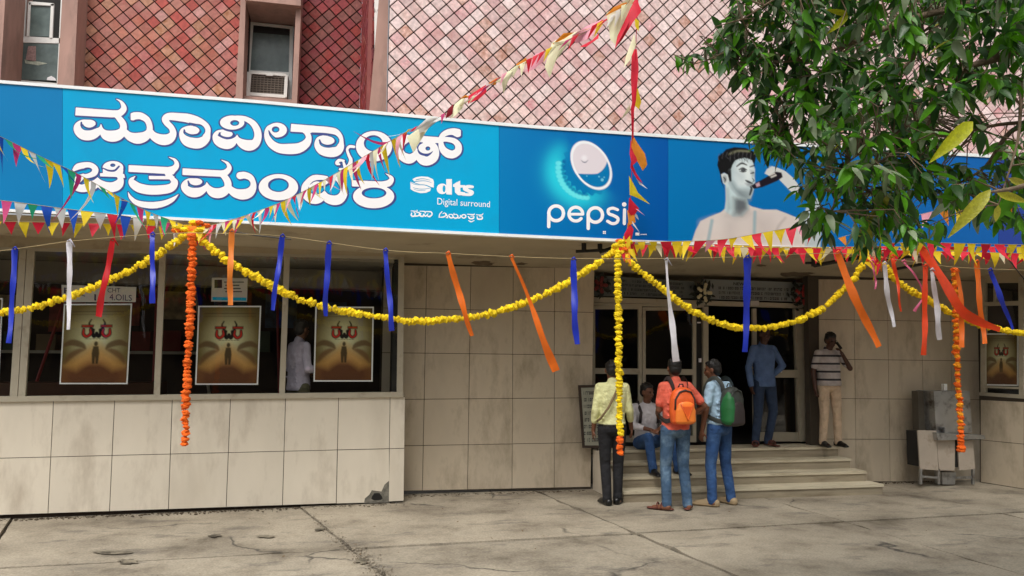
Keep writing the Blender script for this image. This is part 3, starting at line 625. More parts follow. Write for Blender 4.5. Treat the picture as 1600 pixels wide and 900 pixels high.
bq = [(1100,436),(1262,442),(1262,472),(1100,467)]
b2 = tag(obj('notice_board', slab(DP, bq, .03, .03), MT['board']), 'grey board of small black capitals over the open door', 'notice board')
fine_print(DP, 1118, 1232, 446, 449, 471, 468, 3, .034, MT['inkd'], b2)
text_print('lettering', 'NEW', DP, [(1146,441),(1163,441.5),(1163,446),(1146,445.5)], .034, MT['inkd'], b2, .02)
tg = tag(obj('small_plate', slab(DP, rect(1173,470,1186,477.5), .035, .01), MT['paper']), 'tiny white plate on the rail above the open door', 'plate')
# ---- steps
st = empty('entrance_steps', tuple(PZ(1170, 778)), 'four broad worn stone steps up to the entrance doors', 'steps')
ys = [8.86, 9.11, 9.36, 9.60]; xl = PZ(967, 783).x; xr_ = [PZ(1383,757,.13).x, PZ(1359,737,.26).x, PZ(1338,718,.39).x, PZ(1318,699,.52).x]
for k in range(4):
    z0, z1 = .13*k, .13*(k+1); yb = 9.83 if k < 3 else YD+.1
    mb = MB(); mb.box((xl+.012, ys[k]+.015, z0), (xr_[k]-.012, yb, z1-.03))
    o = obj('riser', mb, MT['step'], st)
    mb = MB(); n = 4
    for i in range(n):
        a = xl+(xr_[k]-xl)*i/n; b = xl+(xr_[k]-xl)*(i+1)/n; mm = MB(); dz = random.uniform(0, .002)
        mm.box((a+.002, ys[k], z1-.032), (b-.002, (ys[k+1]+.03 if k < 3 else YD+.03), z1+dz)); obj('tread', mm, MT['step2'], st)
mb = MB(); mb.prism([Vector((xl-.004, y, z)) for y, z in ((8.865,0),(9.83,0),(9.83,.512),(9.56,.512),(8.865,.128))][::-1], Vector((-.05, 0, 0)), True); obj('cheek_wall', mb, MT['tile'], st)
# wall-hung board beside the steps
nb = empty('handwritten_board', tuple(WE.at(930, 700, .1)), 'framed handwritten board hanging on the wall left of the steps', 'notice board')
NB = planeY(9.68)
obj('frame', slab(NB, [(904,602),(952,601),(957,700),(911,700)], 0, .03), MT['dark2'], nb)
obj('sheet', slab(NB, [(908,606),(949,605),(954,696),(914,696)], .003, .004), M('faded_sheet', (150,150,134), .7, .15, 6), nb)
ys_ = 611
for s, c in (('Screen', 0), ('SHOWS', 1), ('10:30 am', 0), ('MORNING', 1), ('2:30 pm', 0), ('MATINEE', 1), ('6:30', 0), ('Rs 50', 1)):
    pass
fine_print(NB, 912, 948, 609, 608, 692, 693, 8, .004, MT['inkd'], nb, hf=.5)
# ---- water cooler
wc = empty('water_cooler', tuple(PZ(1480, 755)), 'battered steel water cooler on a cream panelled stand by the right wall', 'water cooler')
CP = planeY(9.3); CB = planeY(9.5)
def cs(name, pts, off, th, m, pl=CP): return obj(name, slab(pl, pts, off, th), m, wc)
cs('side_box', [(1434,611),(1461,611),(1463,672),(1436,672)], -.2, .12, M('dull_side_sheet', (84,78,68), .6, .2, 4)); cs('steel_tank', [(1459,611),(1515,611),(1519,676),(1463,676)], 0, .34, MT['steel'])
cs('tray', [(1463,676),(1538,680),(1540,686),(1466,688)], .1, .22, MT['steel']); cs('tap', rect(1476,668,1480,680), .06, .04, MT['steel'])
cs('stand_panel', [(1434,672),(1463,673),(1466,735),(1438,733)], .02, .02, MT['panelw']); cs('stand_panel', [(1464,687),(1492,687),(1492,735),(1467,735)], .02, .02, MT['panelw']); cs('stand_panel', [(1497,688),(1520,688),(1524,733),(1499,735)], .02, .02, MT['panelw'])
cs('stand_core', [(1440,675),(1518,678),(1520,730),(1442,730)], -.02, .3, MT['dark'])
for a in (1438, 1466, 1520): cs('leg', rect(a, 733, a+3, 757), .02, .03, MT['steel'])
cs('rail', [(1440,743),(1466,745),(1466,748),(1440,746)], .01, .02, MT['steel']); cs('rail', [(1496,745),(1521,744),(1521,748),(1496,748)], .01, .02, MT['steel'])
cs('bucket', [(1472,738),(1494,738),(1492,757),(1473,757)], -.04, .15, MT['steel']); cs('cup', rect(1475,600,1480,610), -.1, .05, MT['white'])
# ---- wreaths over the doors
def wreath(cx, cy, r, fm, label):
    c = DP.at(cx, cy, .08); s = r*10.6/FPX; o = empty('flower_wreath', tuple(c), label, 'wreath'); mb = MB()
    for k in range(46):
        a = random.uniform(0, 6.28); q = s*math.sqrt(random.random())*1.15; p = c+Vector((q*math.cos(a), random.uniform(-.05,.03), q*math.sin(a)*1.15)); d = Vector((random.gauss(0,1), random.gauss(0,.5), random.gauss(0,1))).normalized()
        e = d.cross(Vector((0,1,0))).normalized()*.02; mb.add([p-d*.05, p+e, p+d*.05, p-e], [(0,1,2,3)])
    obj('leaves', mb, MT['wl'], o)
    for k in range(12):
        a = 2*math.pi*k/12*2.4; q = s*.75*math.sqrt((k+.5)/12); p = c+Vector((q*math.cos(a), -.05, q*math.sin(a)*1.1))
        f = MB()
        for j in range(6):
            b = j*1.05; f.ell(p+Vector((.014*math.cos(b), 0, .014*math.sin(b))), (.014, .01, .014), n=6, m=4)
        obj('flower', f, fm, o, True)
MT['wl'] = M('wreath_leaf', (28,34,24), .6, .3, 20)
wreath(1097, 458, 17, M('cream_flower', (206,196,160), .7), 'wreath of cream flowers over the middle of the entrance')
wreath(1250, 462, 19, M('red_flower', (150,44,44), .7), 'round wreath of red flowers over the right end of the entrance')
wreath(936, 446, 14, M('dull_red_flower', (110,36,34), .7), 'dark red wreath over the left end of the entrance')
# ================================================================ UPPER FACADE
def lattice(name, label, pl, anchor, xpx, zr, m, pitch=.2045, limit=300, jm=None):
    """diamond stone tiles between pixel columns xpx on plane pl (vertical, normal -Y or nearly)"""
    a = pl.at(*anchor); ux = Vector((-pl.n.y, pl.n.x, 0)); A0 = pl.at(xpx[0], 100); B0 = pl.at(xpx[1], 100)
    s0, s1 = (A0-a).dot(ux), (B0-a).dot(ux)
    if s0 > s1: s0, s1 = s1, s0
    root = empty(name, (A0.x, A0.y, zr[0]), label, 'wall')
    mb = MB(); c0 = a+ux*s0; c1 = a+ux*s1
    f = [Vector((c0.x,c0.y,zr[0])), Vector((c1.x,c1.y,zr[0])), Vector((c1.x,c1.y,zr[1]+1.5)), Vector((c0.x,c0.y,zr[1]+1.5))]
    mb.prism([p-pl.n*.02 for p in f], -pl.n*.2); obj('joint_bed', mb, jm or MT['latj'], root)
    h = pitch/2; g = h-.0118; dia = [(-g,0),(0,-g),(g,0),(0,g)]
    def mk(P, cx, cz):
        mb = MB(); fr_ = [ux*(x)+Vector((0,0,z)) for x, z in P]; mb.prism(fr_, -pl.n*.022); return mb.mesh('stone_tile')
    ms = m if isinstance(m, list) else [m]; shared = []
    for mm_ in ms: sh_ = mk(dia, 0, 0); sh_.materials.append(mm_); shared.append(sh_)
    m = ms[0]; wts = [.7]+[.3/(len(ms)-1)]*(len(ms)-1) if len(ms) > 1 else [1]
    i0 = int(math.floor(s0/h))-1; i1 = int(math.ceil(s1/h))+1; k0 = int(math.floor((zr[0]-a.z)/h))-1; k1 = int(math.ceil((zr[1]-a.z)/h))+1
    cells = []
    for k in range(k0, k1+1):
        for i in range(i0, i1+1):
            if (i+k) % 2 == 0: continue
            cx, cz = i*h, k*h
            if cx-h > s1 or cx+h < s0 or cz < zr[0]-a.z-.05: continue
            P = [(x+cx, z+cz) for x, z in dia]
            for lim, sg in ((s0, 1), (s1, -1)):
                Q = []
                for j in range(len(P)):
                    p, q = P[j], P[(j+1) % len(P)]; ip = (p[0]-lim)*sg >= 0; iq = (q[0]-lim)*sg >= 0
                    if ip: Q.append(p)
                    if ip != iq: t = (lim-p[0])/(q[0]-p[0]); Q.append((lim, p[1]+t*(q[1]-p[1])))
                P = Q
                if not P: break
            if len(P) < 3: continue
            full = cx-h >= s0 and cx+h <= s1
            cells.append((cx, cz, P, full))
    def prio(c):
        p = a+ux*c[0]+Vector((0,0,c[1])); d = p-CAM; dep = d.dot(FW); x = 800+FPX*d.dot(RT)/dep; y = 450-FPX*d.dot(UP)/dep
        pen = 0 if -10 < x < 1610 and -15 < y < 250 else 1000
        return pen+(0 if x < 1230 else 50)+dep
    cells.sort(key=prio); rests = [MB() for _ in ms]
    for n, (cx, cz, P, full) in enumerate(cells):
        p = a+ux*cx+Vector((0,0,cz))+pl.n*random.uniform(-.003, .003)
        if n < limit:
            q_ = random.choices(range(len(ms)), wts)[0]
            if full: me = shared[q_]
            else: me = mk([(x-cx, z-cz) for x, z in P], 0, 0); me.materials.append(ms[q_])
            link('stone_tile', me, root, m, p-WO[root.name])
        else: rests[random.choices(range(len(ms)), wts)[0]].prism([p+ux*(x-cx)+Vector((0,0,z-cz)) for x, z in P], -pl.n*.022)
    for rest, m_ in zip(rests, ms):
        if rest.v: tag(obj('stone_tiles', rest, m_, root), kind='stuff')
    return root
UR, UL, UD = planeY(9.6), planeY(11.7), planeY(12.0)
lattice('stone_clad_wall', 'tall upper wall of pale pink diamond stone tiles above the right of the sign', UR, (607.8, 58.9), (607, 1760), (4.05, 6.7), [MT['lat'], MT['lat3'], MT['lat2'], MT['lat4'], MT['lat3']])
lattice('stone_clad_wall', 'upper wall of salmon diamond stone tiles between the two small windows', UL, (149, 136), (110, 386), (4.4, 7.3), [MT['latr'], MT['latr2'], MT['latr3'], MT['latr4']])
lattice('stone_clad_wall', 'upper wall of deep red painted diamond tiles right of the air conditioner', UL, (501.4, 84.4), (458, 563), (4.4, 7.3), [MT['latd'], MT['latd2']], pitch=.204)
RP0, RP1 = UL.at(563, 100), planeY(10.9).at(581, 100); RPL = plane2(RP0, RP1)
lattice('stone_clad_wall', 'narrow angled strip of red diamond tiles beside the pink pier', RPL, (563, 84), (563, 581), (4.4, 7.3), MT['latd'])
# piers
def pier(label, px_top, px_bot, Y, depth, ytop=-60, ybot=200, m=None, side=None):
    pl = planeY(Y); x0, x1 = px_top; x2, x3 = px_bot
    def ex(xa, xb, y): return xa+(xb-xa)*(y)/150.
    pts = [(ex(x0,x2,ytop),ytop),(ex(x1,x3,ytop),ytop),(ex(x1,x3,ybot),ybot),(ex(x0,x2,ybot),ybot)]
    mb = MB(); mb.prism([pl.at(*p) for p in pts], Vector((0,depth,0))); o = obj('wall_pier', mb, m or MT['fin']); return tag(o, label, 'pier')
pier('pinkish rendered pier at the upper left corner of the photo', (-40,8), (-44,-1), 11.3, .9)
pier('pinkish pier between the corner window and the salmon tiles', (97,121.5), (88.5,115), 11.3, .75)
pier('narrow pier left of the air conditioned window niche', (376,384), (368,379), 11.35, .7)
pier('narrow pier right of the air conditioned window niche', (463,471), (456,464.5), 11.35, .7)
pier('broad pier between the red tiles and the pale pink tiles', (592,607), (579,604), 9.9, .5)
pw = planeY(10.3)
mb = MB(); mb.prism([pw.at(x, y) for x, y in [(586,-60),(593,-60),(591.5,12),(588,20),(585,12)]], Vector((0,.1,0))); 
for pts in ([(585,20),(592,16),(590,70),(585.5,76)], [(585,80),(590,74),(588,120),(584,134)]):
    mb.prism([pw.at(x, y) for x, y in pts], Vector((0,.1,0)))
tag(obj('window_slit', mb, MT['white']), 'white framed slit window against the broad pier', 'window')
mb = MB(); mb.prism([planeY(10.95).at(x, y) for x, y in [(578,-60),(600,-60),(600,190),(572,190)]], Vector((0,.6,0))); tag(obj('wall_pier', mb, M('dusky_red_render', (150,84,80), .85, .15)), 'dusky red strip of wall behind the slit window', 'pier')
mb = MB(); mb.prism([planeY(11.25).at(x, y) for x, y in [(383,-60),(470,-60),(470,9),(383,0)]], Vector((0,.8,0))); tag(obj('niche_lintel', mb, MT['fin']), 'pinkish lintel over the air conditioned window niche', 'lintel')
mb = MB(); mb.prism([planeY(11.5).at(x, y) for x, y in [(374,149),(458,156),(458,200),(374,200)]], Vector((0,.5,0))); tag(obj('niche_sill', mb, MT['fin']), 'pinkish sill under the air conditioned window', 'sill')
# niche backs
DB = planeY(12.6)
def uw(name, pts, pl, th, m, parent, off=0): return obj(name, slab(pl, pts, off, th), m, parent)
W1 = planeY(11.95)
w1 = empty('upper_window', tuple(W1.at(60, 132)), 'white framed sash window at the upper left, its right half open and dark', 'window')
uw('frame', [(33,-40),(38,-40),(31,130),(26,130)], W1, .08, MT['white'], w1); uw('transom', [(28,56),(97,60),(97,68),(28,66)], W1, .08, MT['white'], w1)
uw('sill', [(24,124.5),(92,130),(92,136),(24,131)], W1, .1, MT['white'], w1); uw('frame', [(97,-40),(100,-40),(91,132),(88.5,132)], W1, .08, MT['white'], w1)
uw('sash', [(45,2),(84,5),(84,9),(45,7)], W1, .03, MT['white'], w1, .01); uw('sash', [(44,4),(48,4),(45.5,56),(41.5,56)], W1, .03, MT['white'], w1, .01); uw('sash', [(79.5,6),(84,6),(81.5,59),(77,59)], W1, .03, MT['white'], w1, .01)
uw('sash', [(38,-4),(41,-4),(38,56),(35,56)], W1, .03, MT['white'], w1, .004)
MT['frost'] = M('frosted_glass', (104,120,118), .25, .2, 3, 0, col2=(70,84,82), f2=(.4,.65), s2=2)
uw('frosted_pane', [(48,7),(79.5,9),(77,57),(45.5,56)], W1, .01, MT['frost'], w1, -.01); uw('frosted_pane', [(33,66),(93,69),(90,126),(29,124)], W1, .01, MT['frost'], w1, -.01)
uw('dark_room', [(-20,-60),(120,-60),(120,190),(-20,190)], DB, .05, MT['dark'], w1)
uw('items', [(44,72),(56,72),(56,96),(47,96),(40,94)], W1, .006, M('pink_scrap', (150,120,116), .6, .3, 40), w1, -.006)
uw('items', [(38,93),(60,96),(74,99),(60,102),(40,99)], W1, .006, M('pale_scrap', (170,176,160), .6, .3, 40), w1, -.006)
uw('items', [(74,121),(80,118.5),(86,122),(88,126),(73,125)], W1, .006, MT['let'], w1, -.006)
w2 = empty('upper_window', tuple(W1.at(420, 152)), 'recessed white framed window above the air conditioner', 'window')
uw('frame', [(391,36),(396,36),(388,152),(382.5,152)], W1, .08, MT['white'], w2); uw('frame', [(453,42),(458,42),(455.5,158),(450,158)], W1, .08, MT['white'], w2)
uw('frame', [(391,34),(458,41),(458,45),(391,38)], W1, .08, MT['white'], w2, .003)
uw('dark_pane', [(391,36),(457,40),(456,58),(390,51)], W1, .02, MT['black'], w2, -.02)
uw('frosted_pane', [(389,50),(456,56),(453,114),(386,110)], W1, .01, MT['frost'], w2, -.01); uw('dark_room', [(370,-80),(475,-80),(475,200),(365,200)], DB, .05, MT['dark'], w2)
uw('transom', [(387,109),(453,113),(453,118),(387,114)], W1, .08, MT['white'], w2, .005)
ac = empty('air_conditioner', tuple(planeY(11.7).at(420, 152)), 'white window air conditioner with a brown grille', 'air conditioner')
AP = planeY(11.75)
uw('case', [(386,112),(393,112),(390,150),(383,150)], AP, .4, MT['acw'], ac); uw('case', [(445,117),(450,117),(448,152),(443,152)], AP, .4, MT['acw'], ac)
uw('case', [(389,144),(446,148),(446,153),(389,149)], AP, .4, MT['acw'], ac, .002); uw('case', [(393,111),(447,115),(447,119),(393,115)], AP, .4, MT['acw'], ac, .002)
uw('case', [(413,114),(429,115),(426,118.5),(416,118)], AP, .02, MT['acw'], ac, .01)
uw('grille_back', [(392,113),(447,117),(445,150),(390,147)], AP, .3, M('grille_brown', (84,72,62), .7, .1), ac, -.04)
for k in range(8): uw('grille_bar', [(392,118+k*3.6),(446,121+k*3.6),(446,121.8+k*3.6),(392,118.8+k*3.6)], AP, .01, M('grille_bar', (120,108,96), .6) if k == 0 else bpy.data.materials['grille_bar'], ac, -.01)
for k in range(9): uw('grille_bar', [(396+k*5.6,116),(397+k*5.6,116),(395+k*5.6,148),(394+k*5.6,148)], AP, .01, bpy.data.materials['grille_bar'], ac, -.015)

# ================================================================ THE SIGN
top = lambda x: np.interp(x, [-300,0,400,800,1140,1600,1750], [107,129.5,160.5,197.5,221.5,249,258])
bot = lambda x: np.interp(x, [-300,0,400,800,1140,1600,1750], [311,326,346,366,381.5,397,402])
sg = empty('sign_board', tuple(SP.at(640, 360)), 'long blue painted cinema sign board with white Kannada lettering and a drink advertisement', 'sign')
def spanel(name, x0, x1, m, off=0.):
    n = max(2, int((x1-x0)/60)); xs = np.linspace(x0, x1, n); p = [(x, float(top(x))) for x in xs]+[(x, float(bot(x))) for x in xs[::-1]]
    o = obj(name, slab(SP, p, off, .06), m, sg); return o
MT['signc'].node_tree.nodes['Principled BSDF'].inputs['Roughness'].default_value = .38
spanel('plain_panel', -300, 97.6, MT['signl']); spanel('name_panel', 98, 779.6, MT['signc'])
spanel('backing', 780, 1043.6, MT['signd'], -.004); spanel('backing', 1044, 1560, MT['signd'], -.004); spanel('plain_panel', 1560.5, 1750, M('ultramarine_vinyl', (24,60,150), .3, .05, 1, 0))
# raised edge trims
for fn, a, b, nm in ((top, -4.5, .3, 'top_trim'), (bot, -.3, 4.0, 'bottom_trim')):
    xs = np.linspace(-300, 1750, 30); obj(nm, slab(SP, [(x, float(fn(x))+a) for x in xs]+[(x, float(fn(x))+b) for x in xs[::-1]], .012, .08), MT['trim'], sg)
# lettering
def T(items, ox, oy, s):
    out = []
    for it in items:
        if it[0] in 'Ss': out.append((it[0], [(ox+p[0]/s, oy+p[1]/s, p[2]/s) for p in it[1]]))
        elif it[0] in 'Pp': out.append((it[0], [(ox+p[0]/s, oy+p[1]/s) for p in it[1]]))
        else: e = it[1]; out.append((it[0], (ox+e[0]/s, oy+e[1]/s, e[2]/s, e[3]/s)+tuple(e[4:])))
    return out
A_, B_, C_, D_, E_, F_, G_ = (100,150,8), (280,160,8), (400,180,8), (540,180,8), (100,235,8), (270,240,8), (440,250,8)
def spiral_cut(*p): return ('s', list(p))
glyphs = [
 (A_, [('P',[(148,143),(640,180),(690,262),(600,268),(140,242)]), ('S',[(600,222,88),(690,215,85),(745,165,75),(735,105,50),(700,62,25),(655,38,6)]),
   ('S',[(300,315,40),(225,325,55),(172,375,85),(178,435,105),(240,485,122),(330,490,122),(410,455,100),(455,405,45),(462,352,5)]), ('E',(318,345,78,50)),
   ('s',[(216,332,22),(226,380,31),(290,408,28),(360,402,31),(410,368,40),(425,330,60)]),
   ('S',[(462,352,5),(475,425,50),(520,485,115),(600,502,140),(680,485,130),(735,430,95),(738,350,82),(690,280,72),(640,230,60)]),
   ('S',[(740,420,60),(800,490,95),(860,520,120),(930,528,138),(1010,505,120),(1062,450,85),(1070,375,74),(1035,295,78),(960,250,86),(890,248,92),(860,258,95)]), ('p',[(790,180),(832,195),(834,320),(800,330)]),
   ('S',[(1075,420,50),(1120,500,100),(1220,545,132),(1310,535,125),(1362,475,88),(1345,400,72),(1285,335,78),(1268,285,88),(1320,255,92),(1450,265,102),(1560,280,112),(1680,325,115),(1772,395,105),(1785,470,90),(1768,540,105),(1700,585,128),(1620,588,132),(1530,560,118),(1475,490,72),(1480,430,50),(1530,395,35),(1600,380,25)]), ('E',(1600,430,92,54)),
   ('s',[(1503,425,19),(1515,465,34),(1590,498,40),(1680,488,48),(1732,440,69),(1705,388,60),(1640,362,34),(1570,350,37)])]),
 (B_, [('E',(662,252,152,88)), ('e',(694,257,56,36)), ('S',[(640,195,50),(740,190,50),(830,205,60),(920,260,75),(975,350,88),(982,440,95),(945,515,112),(870,538,135),(790,515,110),(735,465,60),(722,403,5)]),
   ('S',[(722,403,5),(700,465,60),(640,515,112),(570,520,122),(490,485,112),(450,425,65),(478,375,45),(540,352,26),(600,352,20)]), ('E',(592,396,76,42)),
   ('s',[(503,383,19),(520,422,25),(590,446,28),(655,438,31),(700,402,40),(690,368,34)]), ('s',[(525,322,11),(590,346,22),(650,360,22),(700,370,25)])]),
 (C_, [('E',(262,186,124,92)), ('S',[(250,115,30),(165,165,72),(138,250,72),(180,345,92),(280,410,112),(420,422,130),(540,408,125),(628,352,102),(658,280,72),(632,215,68),(580,178,60)]), ('P',[(440,108),(900,145),(910,238),(600,215),(430,205)]), ('e',(245,178,48,38)),
   ('s',[(160,195,14),(185,250,34),(235,295,40),(300,310,46)]), ('S',[(895,192,92),(985,212,95),(1040,270,85),(1060,345,72),(1050,410,95),(1000,455,118),(910,460,124),(820,432,115),(765,370,72),(778,300,50),(830,268,30),(900,258,22)]), ('E',(892,320,88,56)),
   ('s',[(793,312,19),(820,365,34),(895,388,37),(975,370,46),(1015,322,57),(985,270,48),(915,246,34),(840,236,31),(700,222,16)])]),
 (C_, [('S',[(1225,395,34),(1170,392,36),(1140,430,32),(1160,500,36),(1185,560,45),(1165,630,55),(1100,680,50),(1050,675,30)]), ('S',[(1100,568,22),(1040,565,40),(1010,600,42),(1045,615,20)]), ('S',[(1090,575,25),(1110,640,40)])]),
 (D_, [('E',(355,388,226,190)), ('e',(346,350,118,100)), ('s',[(400,435,22),(440,405,31),(475,368,11)])]),
 (D_, [('P',[(690,238),(1170,275),(1180,350),(700,325)]), ('S',[(780,290,80),(700,345,95),(668,430,100),(710,510,112),(790,545,122),(850,520,100),(880,460,45),(888,400,5)]),
   ('S',[(888,415,5),(905,500,70),(960,560,112),(1030,572,112),(1100,530,110),(1130,455,78),(1112,385,60),(1060,345,50),(990,345,50)]), ('E',(1005,412,96,68)), ('e',(1028,416,30,26)),
   ('s',[(905,440,16),(930,475,25),(980,494,25),(1030,487,14)]),
   ('S',[(1400,222,105),(1340,205,84),(1260,220,72),(1200,270,62),(1192,350,64),(1215,425,84),(1270,475,102),(1340,490,98),(1402,450,90),(1408,380,82),(1360,325,70),(1270,302,60),(1190,305,55)]), ('p',[(1443,140),(1520,140),(1520,290),(1440,290)])]),
 (E_, [('S',[(125,240,40),(170,205,75),(240,188,78),(325,190,82),(385,235,85),(375,285,75),(300,318,58),(200,325,50)]), ('p',[(60,270),(215,274),(215,290),(60,290)]), ('e',(296,243,56,30)),
   ('S',[(190,335,60),(130,390,80),(150,450,92),(230,475,95),(330,445,112),(395,415,100),(418,340,6)]), ('S',[(240,320,60),(180,360,90)]),
   ('S',[(418,338,6),(440,405,85),(510,450,120),(600,460,125),(675,430,118),(708,370,75),(690,320,60)]), ('P',[(450,282),(752,295),(765,345),(640,332),(450,325)]), ('E',(612,215,130,82)), ('P',[(485,235),(742,240),(735,300),(485,300)]),
   ('s',[(488,222,14),(560,252,22),(635,250,25),(688,200,22)]), ('e',(610,185,32,22)), ('s',[(470,262,22),(450,270,31)])]),
 (E_, [('P',[(808,183),(1310,208),(1400,260),(1370,300),(1250,292),(806,268)]), ('S',[(1290,250,80),(1370,232,82),(1408,180,62),(1385,120,35),(1310,84,5)]), ('S',[(1300,290,80),(1330,330,70)]), ('P',[(1060,318),(1380,322),(1380,362),(1062,360)]),
   ('S',[(1340,345,50),(1382,400,85),(1340,465,105),(1230,490,114),(1080,495,116),(945,470,116),(865,420,100),(842,370,55),(893,320,5)])]),
 (E_, [('S',[(800,520,5),(835,592,42),(920,658,66),(1080,685,82),(1230,668,76),(1350,618,55),(1430,550,5)])]),
 (F_, [('P',[(122,183),(600,210),(680,270),(600,290),(120,267)]), ('S',[(585,250,75),(660,235,76),(705,185,62),(690,130,40),(660,105,25),(605,78,5)]),
   ('S',[(280,322,28),(200,335,50),(150,385,78),(155,435,95),(220,480,115),(300,485,116),(370,455,92),(415,410,45),(425,358,5)]), ('E',(288,352,80,44)), ('s',[(192,345,19),(210,388,28),(280,412,28),(345,405,31),(388,372,40),(395,335,46)]),
   ('S',[(425,358,5),(440,420,60),(490,478,110),(560,495,126),(630,478,118),(682,430,92),(688,365,88),(655,300,80),(610,262,60)]),
   ('S',[(690,410,60),(745,470,95),(800,500,115),(880,510,130),(955,488,120),(1000,430,88),(1005,365,68),(970,300,76),(900,270,84),(840,275,90)]), ('p',[(720,220),(772,235),(776,335),(730,345)])]),
 (F_, [('E',(1320,420,246,164)), ('e',(1320,393,130,86))]),
 (G_, [('S',[(560,225,50),(480,218,62),(400,225,72),(335,270,72),(292,340,85),(300,425,100),(370,480,120),(450,485,118),(515,450,80),(535,385,6)]), ('S',[(535,385,6),(560,468,95),(640,502,118),(720,490,120),(772,425,98),(770,345,72),(725,265,60),(670,220,40)]), ('S',[(360,330,40),(430,290,44),(510,300,44),(580,270,36),(620,240,20)])]),
 (G_, [('P',[(875,252),(1290,270),(1340,330),(1290,345),(880,330)]), ('S',[(1265,305,75),(1340,288,80),(1375,238,56),(1350,200,30),(1300,168,5)]), ('E',(1150,455,257,148)), ('e',(1155,412,154,68))]),
]
S0 = .62
gx = np.arange(106, 732, S0); gy = np.arange(150, 336, S0)
FLD = np.full((len(gy), len(gx)), 50.0)
for tr, its in glyphs:
    its = T(its, *tr); pts = []
    for it in its:
        if it[0] in 'SP': pts += [(p[0], p[1]) for p in it[1]]
        elif it[0] == 'E': e = it[1]; pts += [(e[0]-e[2], e[1]-e[3]), (e[0]+e[2], e[1]+e[3])]
    xs = [p[0] for p in pts]; ys2 = [p[1] for p in pts]
    i0, i1 = max(0, int((min(xs)-14-gx[0])/S0)), int((max(xs)+14-gx[0])/S0); j0, j1 = max(0, int((min(ys2)-14-gy[0])/S0)), int((max(ys2)+14-gy[0])/S0)
    X, Y = np.meshgrid(gx[i0:i1], gy[j0:j1]); FLD[j0:j1, i0:i1] = np.minimum(FLD[j0:j1, i0:i1], field(X, Y, its))
flat_print('letter_outline', SP, march(np.minimum(FLD, np.roll(np.roll(FLD, 2, 0), 2, 1)), gx, gy, 1.4), .0012, MT['leto'], sg)
flat_print('kannada_lettering', SP, march(FLD, gx, gy, 0), .0028, MT['let'], sg)
# small marks beside it
H_ = (630, 260, 9)
small = [('E',(548,315,76,74)), ('e',(575,315,20,48)), ('P',[(605,178),(685,178),(685,398),(605,392)]),
 ('P',[(735,232),(802,200),(802,262),(872,264),(870,298),(802,298),(806,355),(868,366),(868,408),(770,404),(728,365),(724,290),(700,288),(700,258)]),
 ('S',[(975,288,38),(910,286,48),(862,312,50),(915,342,50),(968,365,52),(940,395,42),(840,392,40)]),
 ('P',[(100,215),(160,248),(250,265),(420,258),(430,298),(392,290),(330,262),(250,262),(160,240)]) , ('P',[(100,215),(180,245),(300,262),(390,300),(380,345),(320,372),(240,376),(150,350),(105,320)]), ('P',[(130,180),(180,152),(260,140),(350,148),(420,180),(432,215),(430,300),(385,275),(350,262),(250,255),(170,230)]),
 ('s',[(140,300,6),(220,318,8),(300,318,8),(380,306,6)]), ('s',[(150,325,5),(230,340,7),(310,340,5)]), ('s',[(180,190,10),(240,176,10),(300,176,8),(380,195,4)]), ('s',[(160,215,12),(230,205,10),(320,205,8),(400,230,4)]), ('s',[(100,225,4),(180,256,8),(300,262,10),(395,300,8)])]
# Kannada strap line
small += [('S',[(110,625,10),(190,632,14),(195,615,10)]), ('S',[(120,655,14),(115,690,20),(150,700,20),(170,665,16),(150,645,12)]), ('S',[(170,700,18),(220,690,20),(225,650,16),(190,650,14)]),
 ('S',[(235,630,10),(300,635,16),(310,655,14)]), ('S',[(245,660,16),(240,695,20),(280,700,20),(290,670,12),(310,700,18),(340,680,14)]), ('S',[(320,635,14),(390,640,18),(405,675,18),(370,705,22),(335,690,12),(350,665,10)]),
 ('S',[(545,638,14),(515,670,14),(505,715,14)]), ('S',[(520,715,12),(560,712,20),(600,690,18),(585,655,12),(560,665,12)]), ('S',[(600,660,12),(625,715,16),(605,720,12)]),
 ('S',[(640,690,16),(665,722,20),(700,715,18),(690,680,14),(650,675,14)]), ('S',[(700,715,16),(740,728,20),(770,705,16),(750,675,12),(715,680,12),(715,660,12)]), ('S',[(770,725,16),(800,720,16),(805,690,14)]),
 ('E',(852,702,38,32)), ('e',(852,702,20,16)), ('S',[(905,672,12),(990,678,16),(1000,665,10)]), ('S',[(915,705,14),(940,735,20),(985,730,20),(990,700,14),(950,700,10)]), ('S',[(915,760,8),(955,778,16),(1000,760,8)]),
 ('S',[(1030,680,12),(1100,685,16),(1120,665,10)]), ('S',[(1040,705,12),(1050,740,20),(1105,738,20),(1110,710,14),(1070,708,10)])]
gx2 = np.arange(638, 760, .33); gy2 = np.arange(270, 350, .33); X, Y = np.meshgrid(gx2, gy2)
flat_print('small_emblem_and_lettering', SP, march(field(X, Y, T(small, *H_)), gx2, gy2), .0012, MT['let'], sg)
text_print('lettering', 'Digital surround', SP, [(683.5,309),(765.5,314.5),(765.5,327),(683.5,323)], .0012, MT['let'], sg)
